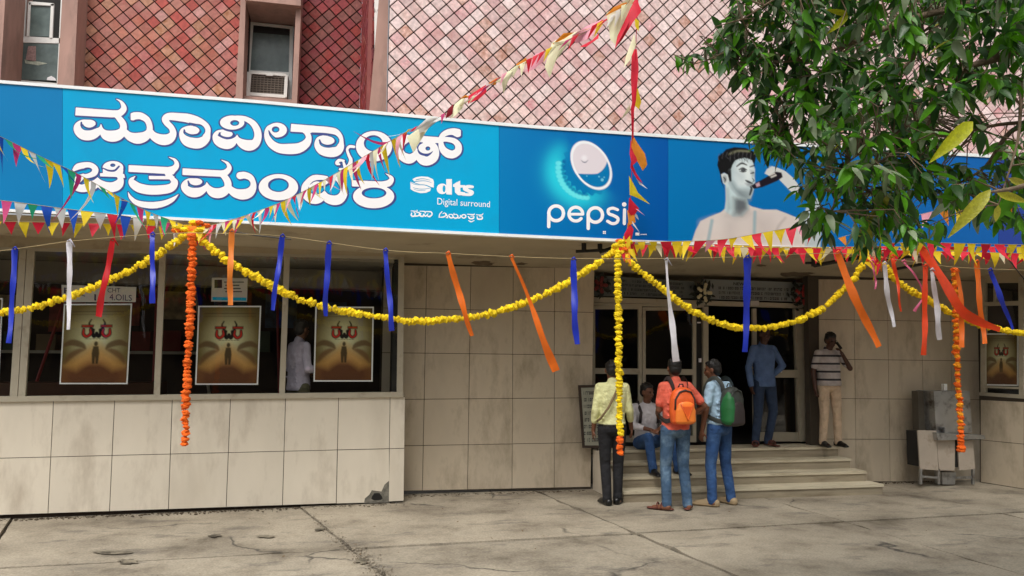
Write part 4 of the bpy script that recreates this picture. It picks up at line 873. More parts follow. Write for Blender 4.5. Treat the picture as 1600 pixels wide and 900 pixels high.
# ---- drink advertisement print (flat colour per point of the print)
pm2 = print_mat('advert_print', .3)
def sprint(name, x0, x1, step, fn):
    xs = np.arange(x0, x1+step/2, step); ny = int(170/step); tt = np.linspace(0, 1, ny)[:, None]
    X = np.broadcast_to(xs, (ny, len(xs))).copy(); Y = top(xs)[None]*(1-tt)+bot(xs)[None]*tt
    P = np.zeros(X.shape+(3,)); fw, rt, up = map(np.array, (FW, RT, UP))
    R = fw+rt*((X-800)/FPX)[..., None]+up*((450-Y)/FPX)[..., None]; t = (SGY-CAM.y)/R[..., 1]; P = np.array(CAM)+R*t[..., None]; P[..., 1] -= 0
    return vert_print(name, P, np.clip(fn(X, Y), 0, 1), pm2, sg, 0)
def ad1(X, Y):
    g = np.clip((X-780)/265, 0, 1)[..., None]; C = L3((0,122,186))*(1-g)+L3((0,84,168))*g
    rr = np.hypot((X-915)/1.0, (Y-262)/1.0)
    ang = np.arctan2(Y-262, X-915); left = np.clip(.62-np.cos(ang-2.45)*-.6, 0, 1)
    glow = np.exp(-((rr-48)/15)**2)*np.clip(.15+.95*np.cos(ang-2.45), 0, 1)
    C = mixc(C, L3((40,214,232)), glow[..., None]); C = mixc(C, L3((40,190,220)), (np.exp(-((rr-45)/26)**2)*np.clip(.1+.8*np.cos(ang-2.3), 0, 1)*.6)[..., None])
    cap = f_ell(X, Y, 921, 260, 38+0, 44, -28); sc = 1.8*np.cos(ang*21)
    C = mixc(C, L3((0,120,180)), sm(cap+sc-1, 2)*np.clip(.4+np.cos(ang-2.4), 0, 1)[..., None])
    for k in range(13):
        a = 1.55+k*.145; C = mixc(C, L3((110,232,242)), sm(f_ell(X, Y, 916+43*math.cos(a)*1.02, 262+47*math.sin(a), 4.6, 3.6), 2)*.8); C = mixc(C, L3((0,92,150)), sm(f_ell(X, Y, 918+38*math.cos(a+.07), 262+42*math.sin(a+.07), 3, 2.6), 2)*.6)
    o = f_ell(X, Y, 924, 258.5, 27.5, 42, -33)
    C = mixc(C, L3((0,118,180)), sm(o, 1.4))
    face = np.maximum(np.maximum(o, f_poly(X, Y, [(880,200),(960,200),(960,262),(949,266),(938,271),(925,272),(906,271.5),(880,270)])), f_ell(X, Y, 915, 246, 34, 29, 10))
    C = mixc(C, L3((222,214,222)), sm(face, 1.4)); C = mixc(C, L3((236,240,246)), sm(np.abs(o+1.6)-1.5, 1.2))
    C = mixc(C, L3((120,120,140)), sm(f_stroke(X, Y, [(908,250,.4),(911,253,1.6),(915,253.5,1.8),(919,250,.4)]), 1.2)*.9); C = mixc(C, L3((244,244,250)), sm(f_ell(X, Y, 913, 247, 4, 4), 5)*.6)
    for x, y, r in ((941,281,2.3),(936,276,1.2),(944,277,1.1),(917,275,1)): C = mixc(C, L3((120,210,236)), sm(f_ell(X, Y, x, y, r, r), 1.4)*.8)
    return C
sprint('advert_panel', 780, 1043.6, .9, ad1)
def ad2(X, Y):
    g = np.clip((X-1044)/500, 0, 1)[..., None]; C = L3((0,116,184))*(1-g)+L3((10,96,176))*g
    def q(p): return [(1070+a/5.295, 220+b/5.295) for a, b in p]
    sh = q([(60,830),(90,740),(130,665),(200,630),(300,590),(335,560),(340,500),(340,370),(520,380),(510,520),(560,545),(650,570),(760,570),(840,600),(960,650),(1090,730),(1110,900),(50,900)])
    C = mixc(C, L3((214,204,200)), sm(f_poly(X, Y, sh), 1.6))
    C = mixc(C, L3((196,214,218)), sm(f_poly(X, Y, q([(335,330),(480,420),(520,500),(530,560),(480,620),(400,630),(330,580),(345,480)])), 3))
    C = mixc(C, L3((110,120,124)), sm(f_poly(X, Y, q([(400,470),(520,500),(522,570),(470,620),(405,612)])), 9)*.85)
    C = mixc(C, L3((20,18,22)), sm(f_poly(X, Y, q([(300,120),(340,72),(410,52),(500,58),(568,88),(592,130),(575,180),(520,140),(380,130)])), 1.6))
    face = q([(345,250),(380,130),(470,120),(560,160),(580,240),(578,300),(582,345),(560,375),(572,400),(560,440),(545,480),(500,480),(430,460),(380,400),(350,330)])
    C = mixc(C, L3((188,204,210)), sm(f_poly(X, Y, face), 1.6)); C = mixc(C, L3((222,230,232)), sm(f_poly(X, Y, q([(450,160),(540,170),(566,240),(540,320),(500,380),(440,370),(410,300),(420,220)])), 9)*.8)
    C = mixc(C, L3((128,144,150)), sm(f_poly(X, Y, q([(365,330),(400,400),(470,470),(540,490),(500,440),(440,400),(400,340)])), 8)*.75)
    C = mixc(C, L3((206,214,216)), sm(f_poly(X, Y, q([(295,275),(330,265),(365,290),(362,340),(345,375),(318,350)])), 1.5)); C = mixc(C, L3((110,116,120)), sm(f_ell(X, Y, 1132.5, 279.5, 3, 5), 3)*.7)
    hair = q([(330,405),(300,340),(290,270),(268,200),(280,130),(330,85),(400,66),(500,72),(560,100),(585,150),(575,200),(555,160),(500,140),(450,150),(415,165),(395,200),(378,250),(382,330),(368,330),(355,280),(325,262),(300,280),(310,340)])
    C = mixc(C, L3((22,20,24)), sm(f_poly(X, Y, hair), 1.4)); C = mixc(C, L3((150,150,120)), sm(f_stroke(X, Y, [(p[0], p[1], 3) for p in q([(370,110),(440,85),(530,88)])]), 3)*.6)
    for pp, c_, w_, a_ in (([(380,250),(420,300),(470,330),(500,300),(470,260),(430,235)], (176,190,196), 10, .5), ([(505,215),(540,225),(560,290),(545,335),(515,330),(500,280)], (226,234,234), 6, .6), ([(540,240),(565,250),(572,290),(556,300)], (120,132,140), 5, .6),
   ([(430,410),(500,400),(560,420),(545,478),(500,480),(440,455)], (118,128,132), 8, .55), ([(500,350),(560,352),(566,378),(520,372)], (120,112,118), 4, .6), ([(345,400),(360,390),(385,560),(350,600)], (150,166,172), 6, .6), ([(430,480),(500,490),(505,560),(450,600),(425,560)], (84,84,92), 7, .7),
   ([(140,680),(260,640),(330,660),(300,760),(160,830)], (226,216,212), 20, .5), ([(560,600),(700,640),(740,760),(600,850)], (190,178,176), 24, .5), ([(330,640),(420,670),(400,850),(340,850)], (192,182,180), 20, .45), ([(840,300),(900,360),(930,410),(890,425),(830,350)], (150,154,160), 8, .6), ([(700,215),(740,235),(745,262),(690,262)], (236,236,232), 5, .6)):
        C = mixc(C, L3(c_), sm(f_poly(X, Y, q(pp)), w_)*a_)
    for k_ in range(26):
        a0 = 285+k_*11; C = mixc(C, L3((14,12,16) if k_ % 3 else (86,84,88)), sm(f_stroke(X, Y, [(*q([(a0, 90+.0008*(a0-430)**2)])[0], .8), (*q([(a0-8+22*math.sin(k_*2.1), 128+.0006*(a0-430)**2)])[0], 1.4), (*q([(a0+14*math.sin(k_*1.3), 160+18*math.sin(k_*1.7)+.0005*(a0-430)**2)])[0], .4)]), 1.2)*.8)
    C = mixc(C, L3((30,28,32)), sm(f_poly(X, Y, q([(362,250),(384,240),(388,335),(372,340)])), 2)*.9)
    for s in ([(430,212,2.2),(470,186,3.8),(512,200,2)], [(540,216,2),(576,204,3)], [(450,238,2),(480,226,3),(512,240,2)], [(474,243,5),(486,243,6),(494,244,5)], [(455,252,1.4),(482,258,2),(508,252,1.4)], [(546,270,2),(568,264,3.6)], [(505,328,2.6),(528,340,4.6),(558,352,2)], [(545,380,3),(552,400,5),(538,446,3.4)], [(560,310,1.2),(572,330,2),(560,342,1)], [(320,300,1.4),(335,320,2.4),(330,345,1)]):
        p = q([(a, b) for a, b, _ in s]); C = mixc(C, L3((34,34,42)), sm(f_stroke(X, Y, [(u, v, ww*.8) for (u, v), (_, _, ww) in zip(p, s)]), 1.4)*.92)
    arm = q([(760,220),(830,250),(900,310),(950,380),(960,420),(900,440),(830,370),(780,320),(720,300),(660,270),(680,235),(720,210)])
    C = mixc(C, L3((206,208,208)), sm(f_poly(X, Y, arm), 1.5)); C = mixc(C, L3((180,192,198)), sm(f_poly(X, Y, q([(1020,500),(1110,470),(1140,600),(1120,900),(1000,900),(960,700)])), 2))
    bott = q([(548,372),(590,345),(640,320),(690,290),(750,255),(800,262),(810,300),(770,330),(700,360),(640,385),(570,398)])
    C = mixc(C, L3((30,22,34)), sm(f_poly(X, Y, bott), 1.5)); C = mixc(C, L3((206,170,186)), sm(f_poly(X, Y, q([(585,358),(615,342),(622,372),(596,382)])), 2)*.9)
    for s in ([(690,262),(720,250)], [(700,285),(740,268)], [(716,300),(752,285)]): C = mixc(C, L3((214,208,204)), sm(f_stroke(X, Y, [(*p, 2.4) for p in q(s)]), 1.5)*.9)
    for a in ([(225,660),(190,850)], [(580,590),(575,760)]): C = mixc(C, L3((128,168,182)), sm(f_stroke(X, Y, [(*p, 5) for p in q(a)]), 3)*.7)
    C = mixc(C, L3((150,140,140)), sm(f_stroke(X, Y, [(*p, 3) for p in q([(830,640),(780,700),(755,760)])]), 5)*.5)
    C = mixc(C, L3((150,144,146)), sm(f_poly(X, Y, q([(340,620),(420,650),(500,640),(540,600),(520,560),(400,600)])), 10)*.35)
    return C
sprint('advert_panel', 1044, 1560, 1.1, ad2)
P_ = (840, 290, 8)
def arc(cx, cy, r, a0, a1, w_, n=14): return [(cx+r*math.cos(math.radians(a0+(a1-a0)*i/n)), cy+r*math.sin(math.radians(a0+(a1-a0)*i/n)), w_) for i in range(n+1)]
pep = [('S',arc(232,346,92,0,360,42)), ('S',[(141,346,42),(140,440,42),(139,512,42)]), ('S',arc(478,356,86,0,-320,40)), ('S',[(395,358,34),(565,358,34)]),
 ('S',arc(722,367,90,0,360,42)), ('S',[(633,367,42),(633,460,42),(633,535,42)]), ('S',[(1000,302,36),(940,282,38),(885,302,38),(892,350,40),(950,374,40),(1003,408,40),(992,458,38),(935,475,38),(875,445,38)]), ('S',[(1087,302,40),(1084,475,40)]), ('E',(1083,235,28,28))]
gx3 = np.arange(850, 985, .4); gy3 = np.arange(308, 364, .4); X, Y = np.meshgrid(gx3, gy3)
flat_print('brand_lettering', SP, march(field(X, Y, T(pep, *P_)), gx3, gy3), .0014, MT['let'], sg)
mb = MB()
for x, y in ((943,362),(945.5,362),(943,364.5),(945.5,364.5)): mb.add([SP.at(a, b, .0014) for a, b in rect(x-1, y-1, x+1, y+1)], [(0,1,2,3)])
for x in range(1001, 1011, 2): mb.add([SP.at(a, b, .0014) for a, b in rect(x, 365.5, x+1.3, 367)], [(0,1,2,3)])
mb.add([SP.at(a, b, .0014) for a, b in rect(993, 363.5, 999, 368)], [(0,1,2,3)]); obj('tiny_marks', mb, MT['let'], sg)
# steel arms under the sign
def arm(label, segs):
    o = None; mb = MB(); pl = planeY(8.3)
    for a, b, wd in segs:
        A1, B1 = pl.at(*a), pl.at(*b); mb.tube([A1, B1], wd, 5)
    return tag(obj('steel_bracket', mb, MT['black']), label, 'bracket')
arm('black steel bracket under the sign, above the middle garland knot', [((900,393),(965,390),.018), ((912,376),(912,394),.03), ((937,376),(937,392),.03), ((937,394),(966,384),.02)])
arm('black steel bracket under the sign, half hidden by the leaves', [((1259,411),(1282,411),.016), ((1272,396),(1272,416),.035), ((1272,415),(1350,401),.025)])
arm('thin black steel arm above the right garland knot', [((1385,405),(1440,400),.016), ((1402,420),(1440,413),.018)])
# ================================================================ DECORATIONS
def simple(name, col, rough=.6, tr=0):
    m = M(name, col, rough, .1, 12, 0, trans=.35); b = m.node_tree.nodes['Principled BSDF']
    if tr: b.inputs['Transmission Weight'].default_value = 0; b.inputs['Subsurface Weight'].default_value = 0
    return m
CL = dict(y=(250,216,36), r=(230,30,60), w=(232,230,226), b=(24,86,200), g=(30,170,120), m=(206,50,120), o=(244,150,40), c=(255,246,206), p=(250,172,190), d=(150,24,44))
CM = {k: simple('paper_'+k+'_'+{'y':'yellow','r':'red','w':'white','b':'blue','g':'green','m':'magenta','o':'amber','c':'cream','p':'pink','d':'dark_red'}[k], v) for k, v in CL.items()}
for k in CM: CM[k].name = CM[k].name.replace('paper_'+k+'_', 'paper_')
def pathpts(kn, n):
    S = spline(kn, 12); d = np.r_[0, np.cumsum(np.linalg.norm(np.diff(S[:, :2], axis=0), axis=1))]
    t = np.linspace(0, d[-1], n); return np.stack([np.interp(t, d, S[:, k]) for k in range(S.shape[1])], 1), d[-1]
def bunting(label, kn, spacing, cols, wp, hp, lean=(0, 0), jit=.15, cord=.0025, curl=.3):
    """kn: (px, py, distance Y plane) ; pennants sized in photo pixels at that distance, converted to metres"""
    P, L = pathpts([k for k in kn], 60); pts = [planeY(p[2]).at(p[0], p[1]) for p in P]
    root = empty('bunting_string', tuple(pts[0]), label, 'bunting', 'strings of pennant bunting'); mb = MB(); mb.tube(pts, cord, 4); obj('cord', mb, MT['cord'], root)
    n = int(L/spacing); Q, _ = pathpts(kn, n+1)
    for i, q in enumerate(Q[:-1]):
        if i/n in (): continue
        a = planeY(q[2]).at(q[0], q[1]); q2 = Q[i+1]; b = planeY(q2[2]).at(q2[0], q2[1]); dx = (b-a).normalized()
        fr_ = i/n; W = (wp[0]+(wp[1]-wp[0])*fr_)*q[2]/FPX; Hh = (hp[0]+(hp[1]-hp[0])*fr_)*q[2]/FPX*random.uniform(1-2*jit, 1+jit); W *= random.uniform(.7, 1.02)
        ln = lean[0]+random.gauss(0, lean[1]); dn = Vector((math.sin(ln), random.gauss(0, .25), -math.cos(ln))).normalized(); nn = dx.cross(dn).normalized(); cu = random.gauss(0, curl)*Hh
        vs = []; m_ = 5
        tw = random.gauss(0, .8); cu *= random.choice((.6, 1, 1.6))
        for k in range(m_+1):
            t = k/m_; c = dx*(W/2)+dn*(Hh*t)+nn*(cu*t*t); hw = W/2*(1-t)+.0008; e = (dx*math.cos(tw*t)+nn*math.sin(tw*t))*hw
            vs += [c-e, c+e+nn*.003*math.sin(3*t)]
        mb = MB(); mb.add(vs, [(2*k, 2*k+1, 2*k+3, 2*k+2) for k in range(m_)])
        me = mb.mesh('pennant', smooth=True); link('pennant', me, root, CM[cols[i % len(cols)] if isinstance(cols, str) else cols], a-WO[root.name])
    return root
bunting('lowest bunting on the left, red and yellow pennants over the ticket windows', [(-60,345,7.8),(60,347,7.8),(180,350,7.85),(292,356,7.9)], 21, 'yr', (19,16), (24,22), (0,.12))
bunting('multicoloured bunting across the lower edge of the sign on the left', [(-60,310,7.7),(0,313,7.7),(100,326,7.75),(200,338,7.8),(290,352,7.9)], 20, 'bwymwgbwbywr', (19,16), (34,30), (0,.08), curl=.4)
bunting('slanting multicoloured bunting running down the left of the sign to the knot', [(-30,200,6.6),(10,218,6.8),(60,243,7),(118,270,7.2),(180,304,7.5),(230,330,7.7),(290,352,7.9)], 13.5, 'yybgmywg', (15,10), (52,30), (.2,.2), curl=.5)
bunting('rising bunting of pink and yellow pennants crossing the Kannada lettering', [(300,358,7.9),(350,347,7.75),(400,331,7.5),(450,311,7.2),(500,285,6.9),(550,256,6.6),(600,226,6.4),(640,203,6.2)], 6.5, 'cmycprwcmy', (10,11), (26,46), (-.12,.26), curl=.5)
# flown-out pennants higher on the same line, larger as they come nearer
hi = empty('bunting_string', tuple(planeY(6.2).at(640, 203)), 'wind twisted cream, pink and red pennants rising across the pink wall', 'bunting', 'strings of pennant bunting')
kn = [(640,203,6.2),(682,185,6.0),(735,156,5.7),(790,116,5.4),(850,82,5.1),(915,50,4.8),(975,12,4.5),(1004,-40,4.2)]
P, L = pathpts(kn, 40); pts = [planeY(p[2]).at(p[0], p[1]) for p in P]; mb = MB(); mb.tube(pts, .0018, 4); obj('cord', mb, MT['cord'], hi)
def ppoly(pts, Y, c, root, name='pennant', bulge=.03):
    pl = planeY(Y); cx_ = sum(p[0] for p in pts)/len(pts); cy_ = sum(p[1] for p in pts)/len(pts); gr = 1.22; pts = [(cx_+(x-cx_)*gr, cy_+(y-cy_)*gr) for x, y in pts]; p3 = [pl.at(x, y)+Vector((0, random.gauss(0, bulge), 0)) for x, y in pts]; ce = sum(p3, Vector())/len(p3)+Vector((0, -bulge, 0))
    mb = MB(); n = len(p3); mb.add(p3+[ce], [(i, (i+1) % n, n) for i in range(n)]); obj(name, mb, CM[c], root, True)
for Y, c, pp in [(6.1,'c',[(640,212),(660,196),(672,186),(668,200),(648,232)]), (6.05,'w',[(655,202),(672,190),(690,184),(680,192),(660,205)]), (5.95,'r',[(640,204),(650,199),(648,205)]), (5.9,'w',[(648,203),(668,184),(684,182),(672,190)]),
    (5.8,'d',[(700,172),(708,163),(706,178),(698,182)]), (5.8,'c',[(706,182),(712,162),(726,152),(722,168),(712,180)]), (5.75,'o',[(718,156),(728,148),(733,152)]), (5.7,'r',[(735,158),(736,146),(750,140),(756,137),(757,146),(748,154)]), (5.7,'p',[(735,152),(745,143),(752,141),(744,152)]),
    (5.6,'o',[(764,130),(776,122),(774,132)]), (5.55,'c',[(776,130),(800,108),(812,100),(796,122),(788,143),(785,128)]), (5.4,'o',[(808,100),(820,93),(823,98),(812,106)]), (5.3,'p',[(823,110),(836,88),(856,81),(848,96),(834,108)]), (5.2,'c',[(855,100),(865,68),(880,58),(897,54),(884,72),(868,94),(861,115)]), (5.2,'o',[(866,67),(878,57),(892,55),(880,62)]),
    (5.0,'p',[(900,52),(918,42),(936,33),(934,46),(916,62),(908,58)]), (4.95,'r',[(912,68),(928,62),(934,54),(932,62),(918,71)]), (4.95,'r',[(928,40),(940,33),(938,42)]),
    (4.6,'c',[(952,22),(975,10),(992,2),(985,22),(970,48),(962,68),(956,58)]), (4.55,'o',[(950,22),(960,12),(985,0),(990,3),(972,12)]), (4.5,'r',[(993,0),(998,22),(985,38),(975,56),(962,72),(970,50),(982,22)])]:
    ppoly(pp, Y, c, hi)
for k in range(34):
    t = .02+.9*k/34; i_ = int(t*39); x, y, Yd = P[i_]; s_ = 7+9*t; a_ = random.gauss(2.3, .5); ppoly([(x-s_*.35,y), (x+s_*.35,y-s_*.3), (x+s_*1.5*math.cos(a_), y+s_*1.5*math.sin(a_))], Yd-.01, random.choice('crpwrcym'), hi, bulge=.01)
# hanging bunting beside the advert
vb = empty('bunting_string', tuple(planeY(7.85).at(980, 385)), 'hanging line of red and yellow pennants left of the drinking man', 'bunting', 'strings of pennant bunting')
kn = [(999,-40,6.6),(994,60,6.9),(992,120,7.1),(989,180,7.4),(988,230,7.6),(986,300,7.7),(982,350,7.8),(974,390,7.88)]
P, L = pathpts(kn, 40); pts = [planeY(p[2]).at(p[0], p[1]) for p in P]; mb = MB(); mb.tube(pts, .003, 4); obj('cord', mb, CM['r'], vb)
for Y, c, pp in [(6.8,'y',[(991,30),(998,34),(997,48),(992,42)]), (6.9,'c',[(990,58),(992,72),(984,92),(976,102),(980,86)]), (7.0,'r',[(989,84),(995,84),(996,110),(994,150),(989,172),(987,120)]), (7.2,'y',[(990,138),(996,142),(1001,158),(998,168),(991,160)]), (7.3,'r',[(986,172),(991,150),(990,210),(987,214)]), (7.3,'c',[(983,165),(985,172),(972,184)]),
    (7.6,'o',[(988,214),(996,226),(1006,240),(1009,254),(1003,262),(994,246),(988,232)]), (7.6,'r',[(986,222),(992,236),(994,250),(988,256),(985,240)]), (7.65,'c',[(1000,254),(1009,256),(1008,262)]), (7.65,'r',[(987,256),(992,268),(999,280),(1002,284),(994,278),(986,264)]), (7.66,'w',[(996,280),(1008,290),(1009,295),(1000,288)]),
    (7.7,'y',[(984,280),(990,290),(996,302),(1006,312),(1010,317),(996,308),(986,304)]), (7.72,'r',[(983,312),(990,318),(996,326),(990,336),(983,330)]), (7.72,'p',[(990,320),(1000,330),(1004,336),(994,328)]), (7.74,'w',[(989,326),(996,336),(998,342),(990,334)]), (7.75,'o',[(982,330),(990,334),(992,346),(984,350)]), (7.76,'w',[(987,344),(994,354),(997,362),(989,352)]),
    (7.78,'r',[(976,366),(984,352),(988,360),(986,372),(977,372)]), (7.8,'y',[(975,372),(982,372),(984,394),(978,402),(973,388)]), (7.8,'o',[(980,352),(984,344),(983,372),(979,376)])]:
    ppoly(pp, Y, c, vb, bulge=.015)
bunting('upper bunting rising from the middle knot across the drinking man', [(978,378,7.85),(1060,377,7.75),(1130,374,7.6),(1200,362,7.5),(1280,348,7.3)], 17, 'ryyryyrp', (18,24), (26,42), (.0,.25), curl=.45)
bunting('dense lower bunting from the middle knot to the right edge of the photo', [(978,381,7.88),(1060,384,7.8),(1150,386,7.75),(1300,388,7.7),(1450,392,7.6),(1680,398,7.5)], 11, 'ryrycr', (18,20), (26,32), (.0,.35), curl=.5)
bunting('second dense row of red and yellow bunting directly behind the front row', [(1100,381,7.95),(1250,386,7.9),(1400,385,7.85),(1680,386,7.8)], 15, 'yrry', (19,23), (28,32), (.0,.25), curl=.45)
bunting('front row of red and yellow bunting at the far right', [(1385,380,7.3),(1450,379,7.25),(1530,381,7.2),(1680,384,7.1)], 20, 'ryyr', (23,25), (36,38), (.0,.2), curl=.5)
bunting('straggling amber and pink pennants seen through the leaves', [(1310,372,7.6),(1380,352,7.2),(1460,330,6.8),(1540,322,6.4),(1680,330,6.1)], 26, 'opoy', (18,26), (26,34), (.0,.3))
# ---- ribbon cord and ribbons
RY = 7.5
kn = [(-80,402),(0,392),(60,384),(110,377),(238,366),(300,364),(380,366),(440,369),(603,391),(700,396),(799,401),(900,404),(1041,404),(1168,401),(1308,396),(1420,408),(1500,418),(1680,425)]
P, L = pathpts([(a, b, RY) for a, b in kn], 90); mb = MB(); mb.tube([planeY(RY).at(p[0], p[1]) for p in P], .003, 5); tag(obj('twine', mb, MT['cord']), 'thin cord strung right across the photo below the sign', 'cord')
mb = MB(); mb.tube([planeY(7.2).at(x, y) for x, y in ((1560,382),(1578,408),(1600,436),(1640,480))], .006, 5); tag(obj('dark_cord', mb, MT['black']), 'short dark cable slanting down at the far right edge', 'cable')
def rib(name, col, r): return M(name, col, r, .1, 9, .25, 14, bd=.01, trans=.35)
RM = dict(blue=rib('ribbon_blue', (36,58,196), .4), white=rib('ribbon_white', (232,230,238), .4), red=rib('ribbon_red', (214,36,44), .4), orange=rib('ribbon_orange', (250,120,34), .4), pink=rib('ribbon_pink', (240,120,160), .4), vermilion=rib('ribbon_vermilion', (244,78,34), .4), orangel=rib('ribbon_light_orange', (252,142,60), .4))
def ribbon(label, pts, c, tw=.5, hook=0):
    n = 22; P = spline(pts, 10); d = np.r_[0, np.cumsum(np.hypot(*np.diff(P[:, :2], axis=0).T))]; t = np.linspace(0, d[-1], n); P = np.stack([np.interp(t, d, P[:, k]) for k in range(3)], 1)
    ph = random.uniform(0, 6); vs = []; am = tw*1.5; wv = random.uniform(.8, 1.6)
    dep = random.uniform(-.12, .12)
    for i, (x, y, w_) in enumerate(P):
        a = P[max(i-1, 0)]; b = P[min(i+1, n-1)]; tx, ty = b[0]-a[0], b[1]-a[1]; L = math.hypot(tx, ty); nx, ny = ty/L, -tx/L
        th = am*math.sin(ph+i*.28)*math.sin(i*.11+ph*.5); Yc = RY-.01+dep*(i/n)+.02*math.sin(ph+i*.5)
        x += wv*math.sin(ph+i*.42)*(i/n); h = w_/2*(1+.1*math.sin(i*.9+ph))*(.75+.25*math.cos(th)); l = planeY(Yc-math.sin(th)*h*RY/FPX).at(x-nx*h, y-ny*h); r = planeY(Yc+math.sin(th)*h*RY/FPX).at(x+nx*h, y+ny*h)
        m_ = (l+r)/2+Vector((0, -.012*math.sin(i*.3+ph), 0)); vs += [l, m_, r]
    mb = MB(); mb.add(vs, [(3*i+j, 3*i+j+1, 3*i+j+4, 3*i+j+3) for i in range(n-1) for j in (0, 1)])
    x, y = pts[0][:2]
    for k in range(1+hook):
        mb.tube([planeY(RY-.02).at(x-3, y-1), planeY(RY-.03).at(x+1, y-4), planeY(RY-.02).at(x+5+4*hook, y+1+hook*7)], [.007, .011, .005], 6)
    return tag(obj('ribbon', mb, RM[c], None, True), label, 'ribbon', 'plastic ribbons hanging from the cord')
for a in [
 ('blue ribbon nearest the left edge, hanging over the window mullion', [(23,390,10),(21,440,9),(17,490,8),(14,536,8)], 'blue'),
 ('white ribbon hanging in front of the handwritten paper', [(108,378,9),(109,430,8),(107,480,7),(107,515,5)], 'white', .3, 1),
 ('red ribbon tapering over the second film poster', [(176,376,9),(170,410,9),(160,460,10),(153,495,11)], 'red', .3, 1),
 ('blue ribbon left of the long orange garland', [(238,367,8),(238,420,8),(239,474,9)], 'blue'),
 ('light orange ribbon over the small printed notice', [(362,362,9),(360,420,9),(359,477,9)], 'orangel'),
 ('short blue ribbon just right of the small printed notice', [(441,370,9),(435,420,8),(425,485,7)], 'blue'),
 ('blue ribbon at the left edge of the rightmost ticket poster', [(514,381,9),(511,430,9),(508,494,7)], 'blue'),
 ('blue ribbon at the right end of the ticket windows', [(602,392,7),(607,450,8),(613,517,8)], 'blue'),
 ('slanting orange ribbon at the left of the plain tiled wall', [(700,397,8),(716,455,10),(738,525,6)], 'orange'),
 ('long slanting orange ribbon widening towards its foot', [(799,402,5),(820,450,5),(845,520,10),(869,580,13)], 'orange'),
 ('blue ribbon hanging over the plain tiled wall', [(896,406,9),(897,460,10),(901,538,9)], 'blue'),
 ('white ribbon above the head of the man with the orange backpack', [(1041,407,4),(1044,450,4),(1050,510,9),(1058,565,10)], 'white', .3, 1),
 ('broad blue ribbon in front of the open doorway', [(1168,403,12),(1167,470,11),(1164,550,8)], 'blue'),
 ('broad orange ribbon slanting over the man with the phone', [(1309,396,9),(1325,440,13),(1350,495,13),(1373,542,9)], 'orange'),
 ('very thin pink ribbon beside the right garland knot', [(1362,410,3),(1367,430,3),(1368,452,3)], 'pink'),
 ('white ribbon just right of the right garland knot', [(1382,413,6),(1387,460,8),(1397,511,5)], 'white'),
 ('thin vermilion ribbon between two white ribbons', [(1394,402,7),(1402,440,5),(1408,487,3)], 'vermilion'),
 ('thin pink ribbon bent back on itself', [(1412,410,3),(1430,430,3),(1442,460,3),(1430,487,5)], 'pink'),
 ('straight orange ribbon hanging above the water cooler', [(1446,417,8),(1445,480,9),(1444,555,8)], 'vermilion'),
 ('white ribbon hanging beside the straight orange ribbon', [(1456,423,6),(1463,475,9),(1469,531,8)], 'white'),
 ('broad vermilion ribbon swept sideways across its neighbours', [(1441,388,12),(1475,440,14),(1503,485,16),(1530,503,14),(1562,515,8)], 'vermilion'),
 ('orange ribbon crossed by the swept vermilion one', [(1495,424,5),(1502,470,8),(1502,543,9)], 'orange'),
 ('orange ribbon in front of the far right window frame', [(1526,410,8),(1531,470,9),(1538,537,8)], 'orange'),
 ('blue ribbon slanting over the far right window', [(1547,423,6),(1562,460,9),(1582,515,4)], 'blue')]: ribbon(*a)
mb = MB(); mb.tube([planeY(7.95).at(*p) for p in ((298,350),(340,358),(400,368),(455,374))], .006, 5); tag(obj('dark_cord', mb, MT['black']), 'black cable sloping from the left knot to the blue ribbon', 'cable')
# ---- marigold garlands
def flower_mesh(name, m, seed, r=.042):
    rnd = random.Random(seed); mb = MB(); n, k = 10, 6; vs = []
    for i in range(1, k):
        p = math.pi*i/k
        for j in range(n):
            q = 2*math.pi*j/n+.3*i; rr = r*(1+.16*math.sin(5*q)*math.sin(3*p+seed)+rnd.uniform(-.09, .09)); vs.append((rr*math.sin(p)*math.cos(q), rr*math.sin(p)*math.sin(q), .55*rr*math.cos(p)))
    vs += [(0,0,.5*r),(0,0,-.5*r)]; T_ = (k-1)*n
    fs = [(i*n+j, (i+1)*n+j, (i+1)*n+(j+1) % n, i*n+(j+1) % n) for i in range(k-2) for j in range(n)]+[(T_, j, (j+1) % n) for j in range(n)]+[(T_+1, (k-2)*n+(j+1) % n, (k-2)*n+j) for j in range(n)]
    mb.add(vs, fs); me = mb.mesh(name); me.materials.append(m); return me
FMy, FMo = M('yellow_marigold', (250,214,16), .8, .14, 40, .8, 160, rand=.2), M('orange_marigold', (250,108,14), .8, .14, 40, .8, 160, rand=.12)
FMa = M('amber_marigold', (244,160,20), .8, .14, 40, .8, 160, rand=.12)
FY = [flower_mesh('flower', FMy, s) for s in range(4)]; FO = [flower_mesh('flower', FMo, s) for s in range(4)]; FA = [flower_mesh('flower', FMa, s) for s in range(4)]
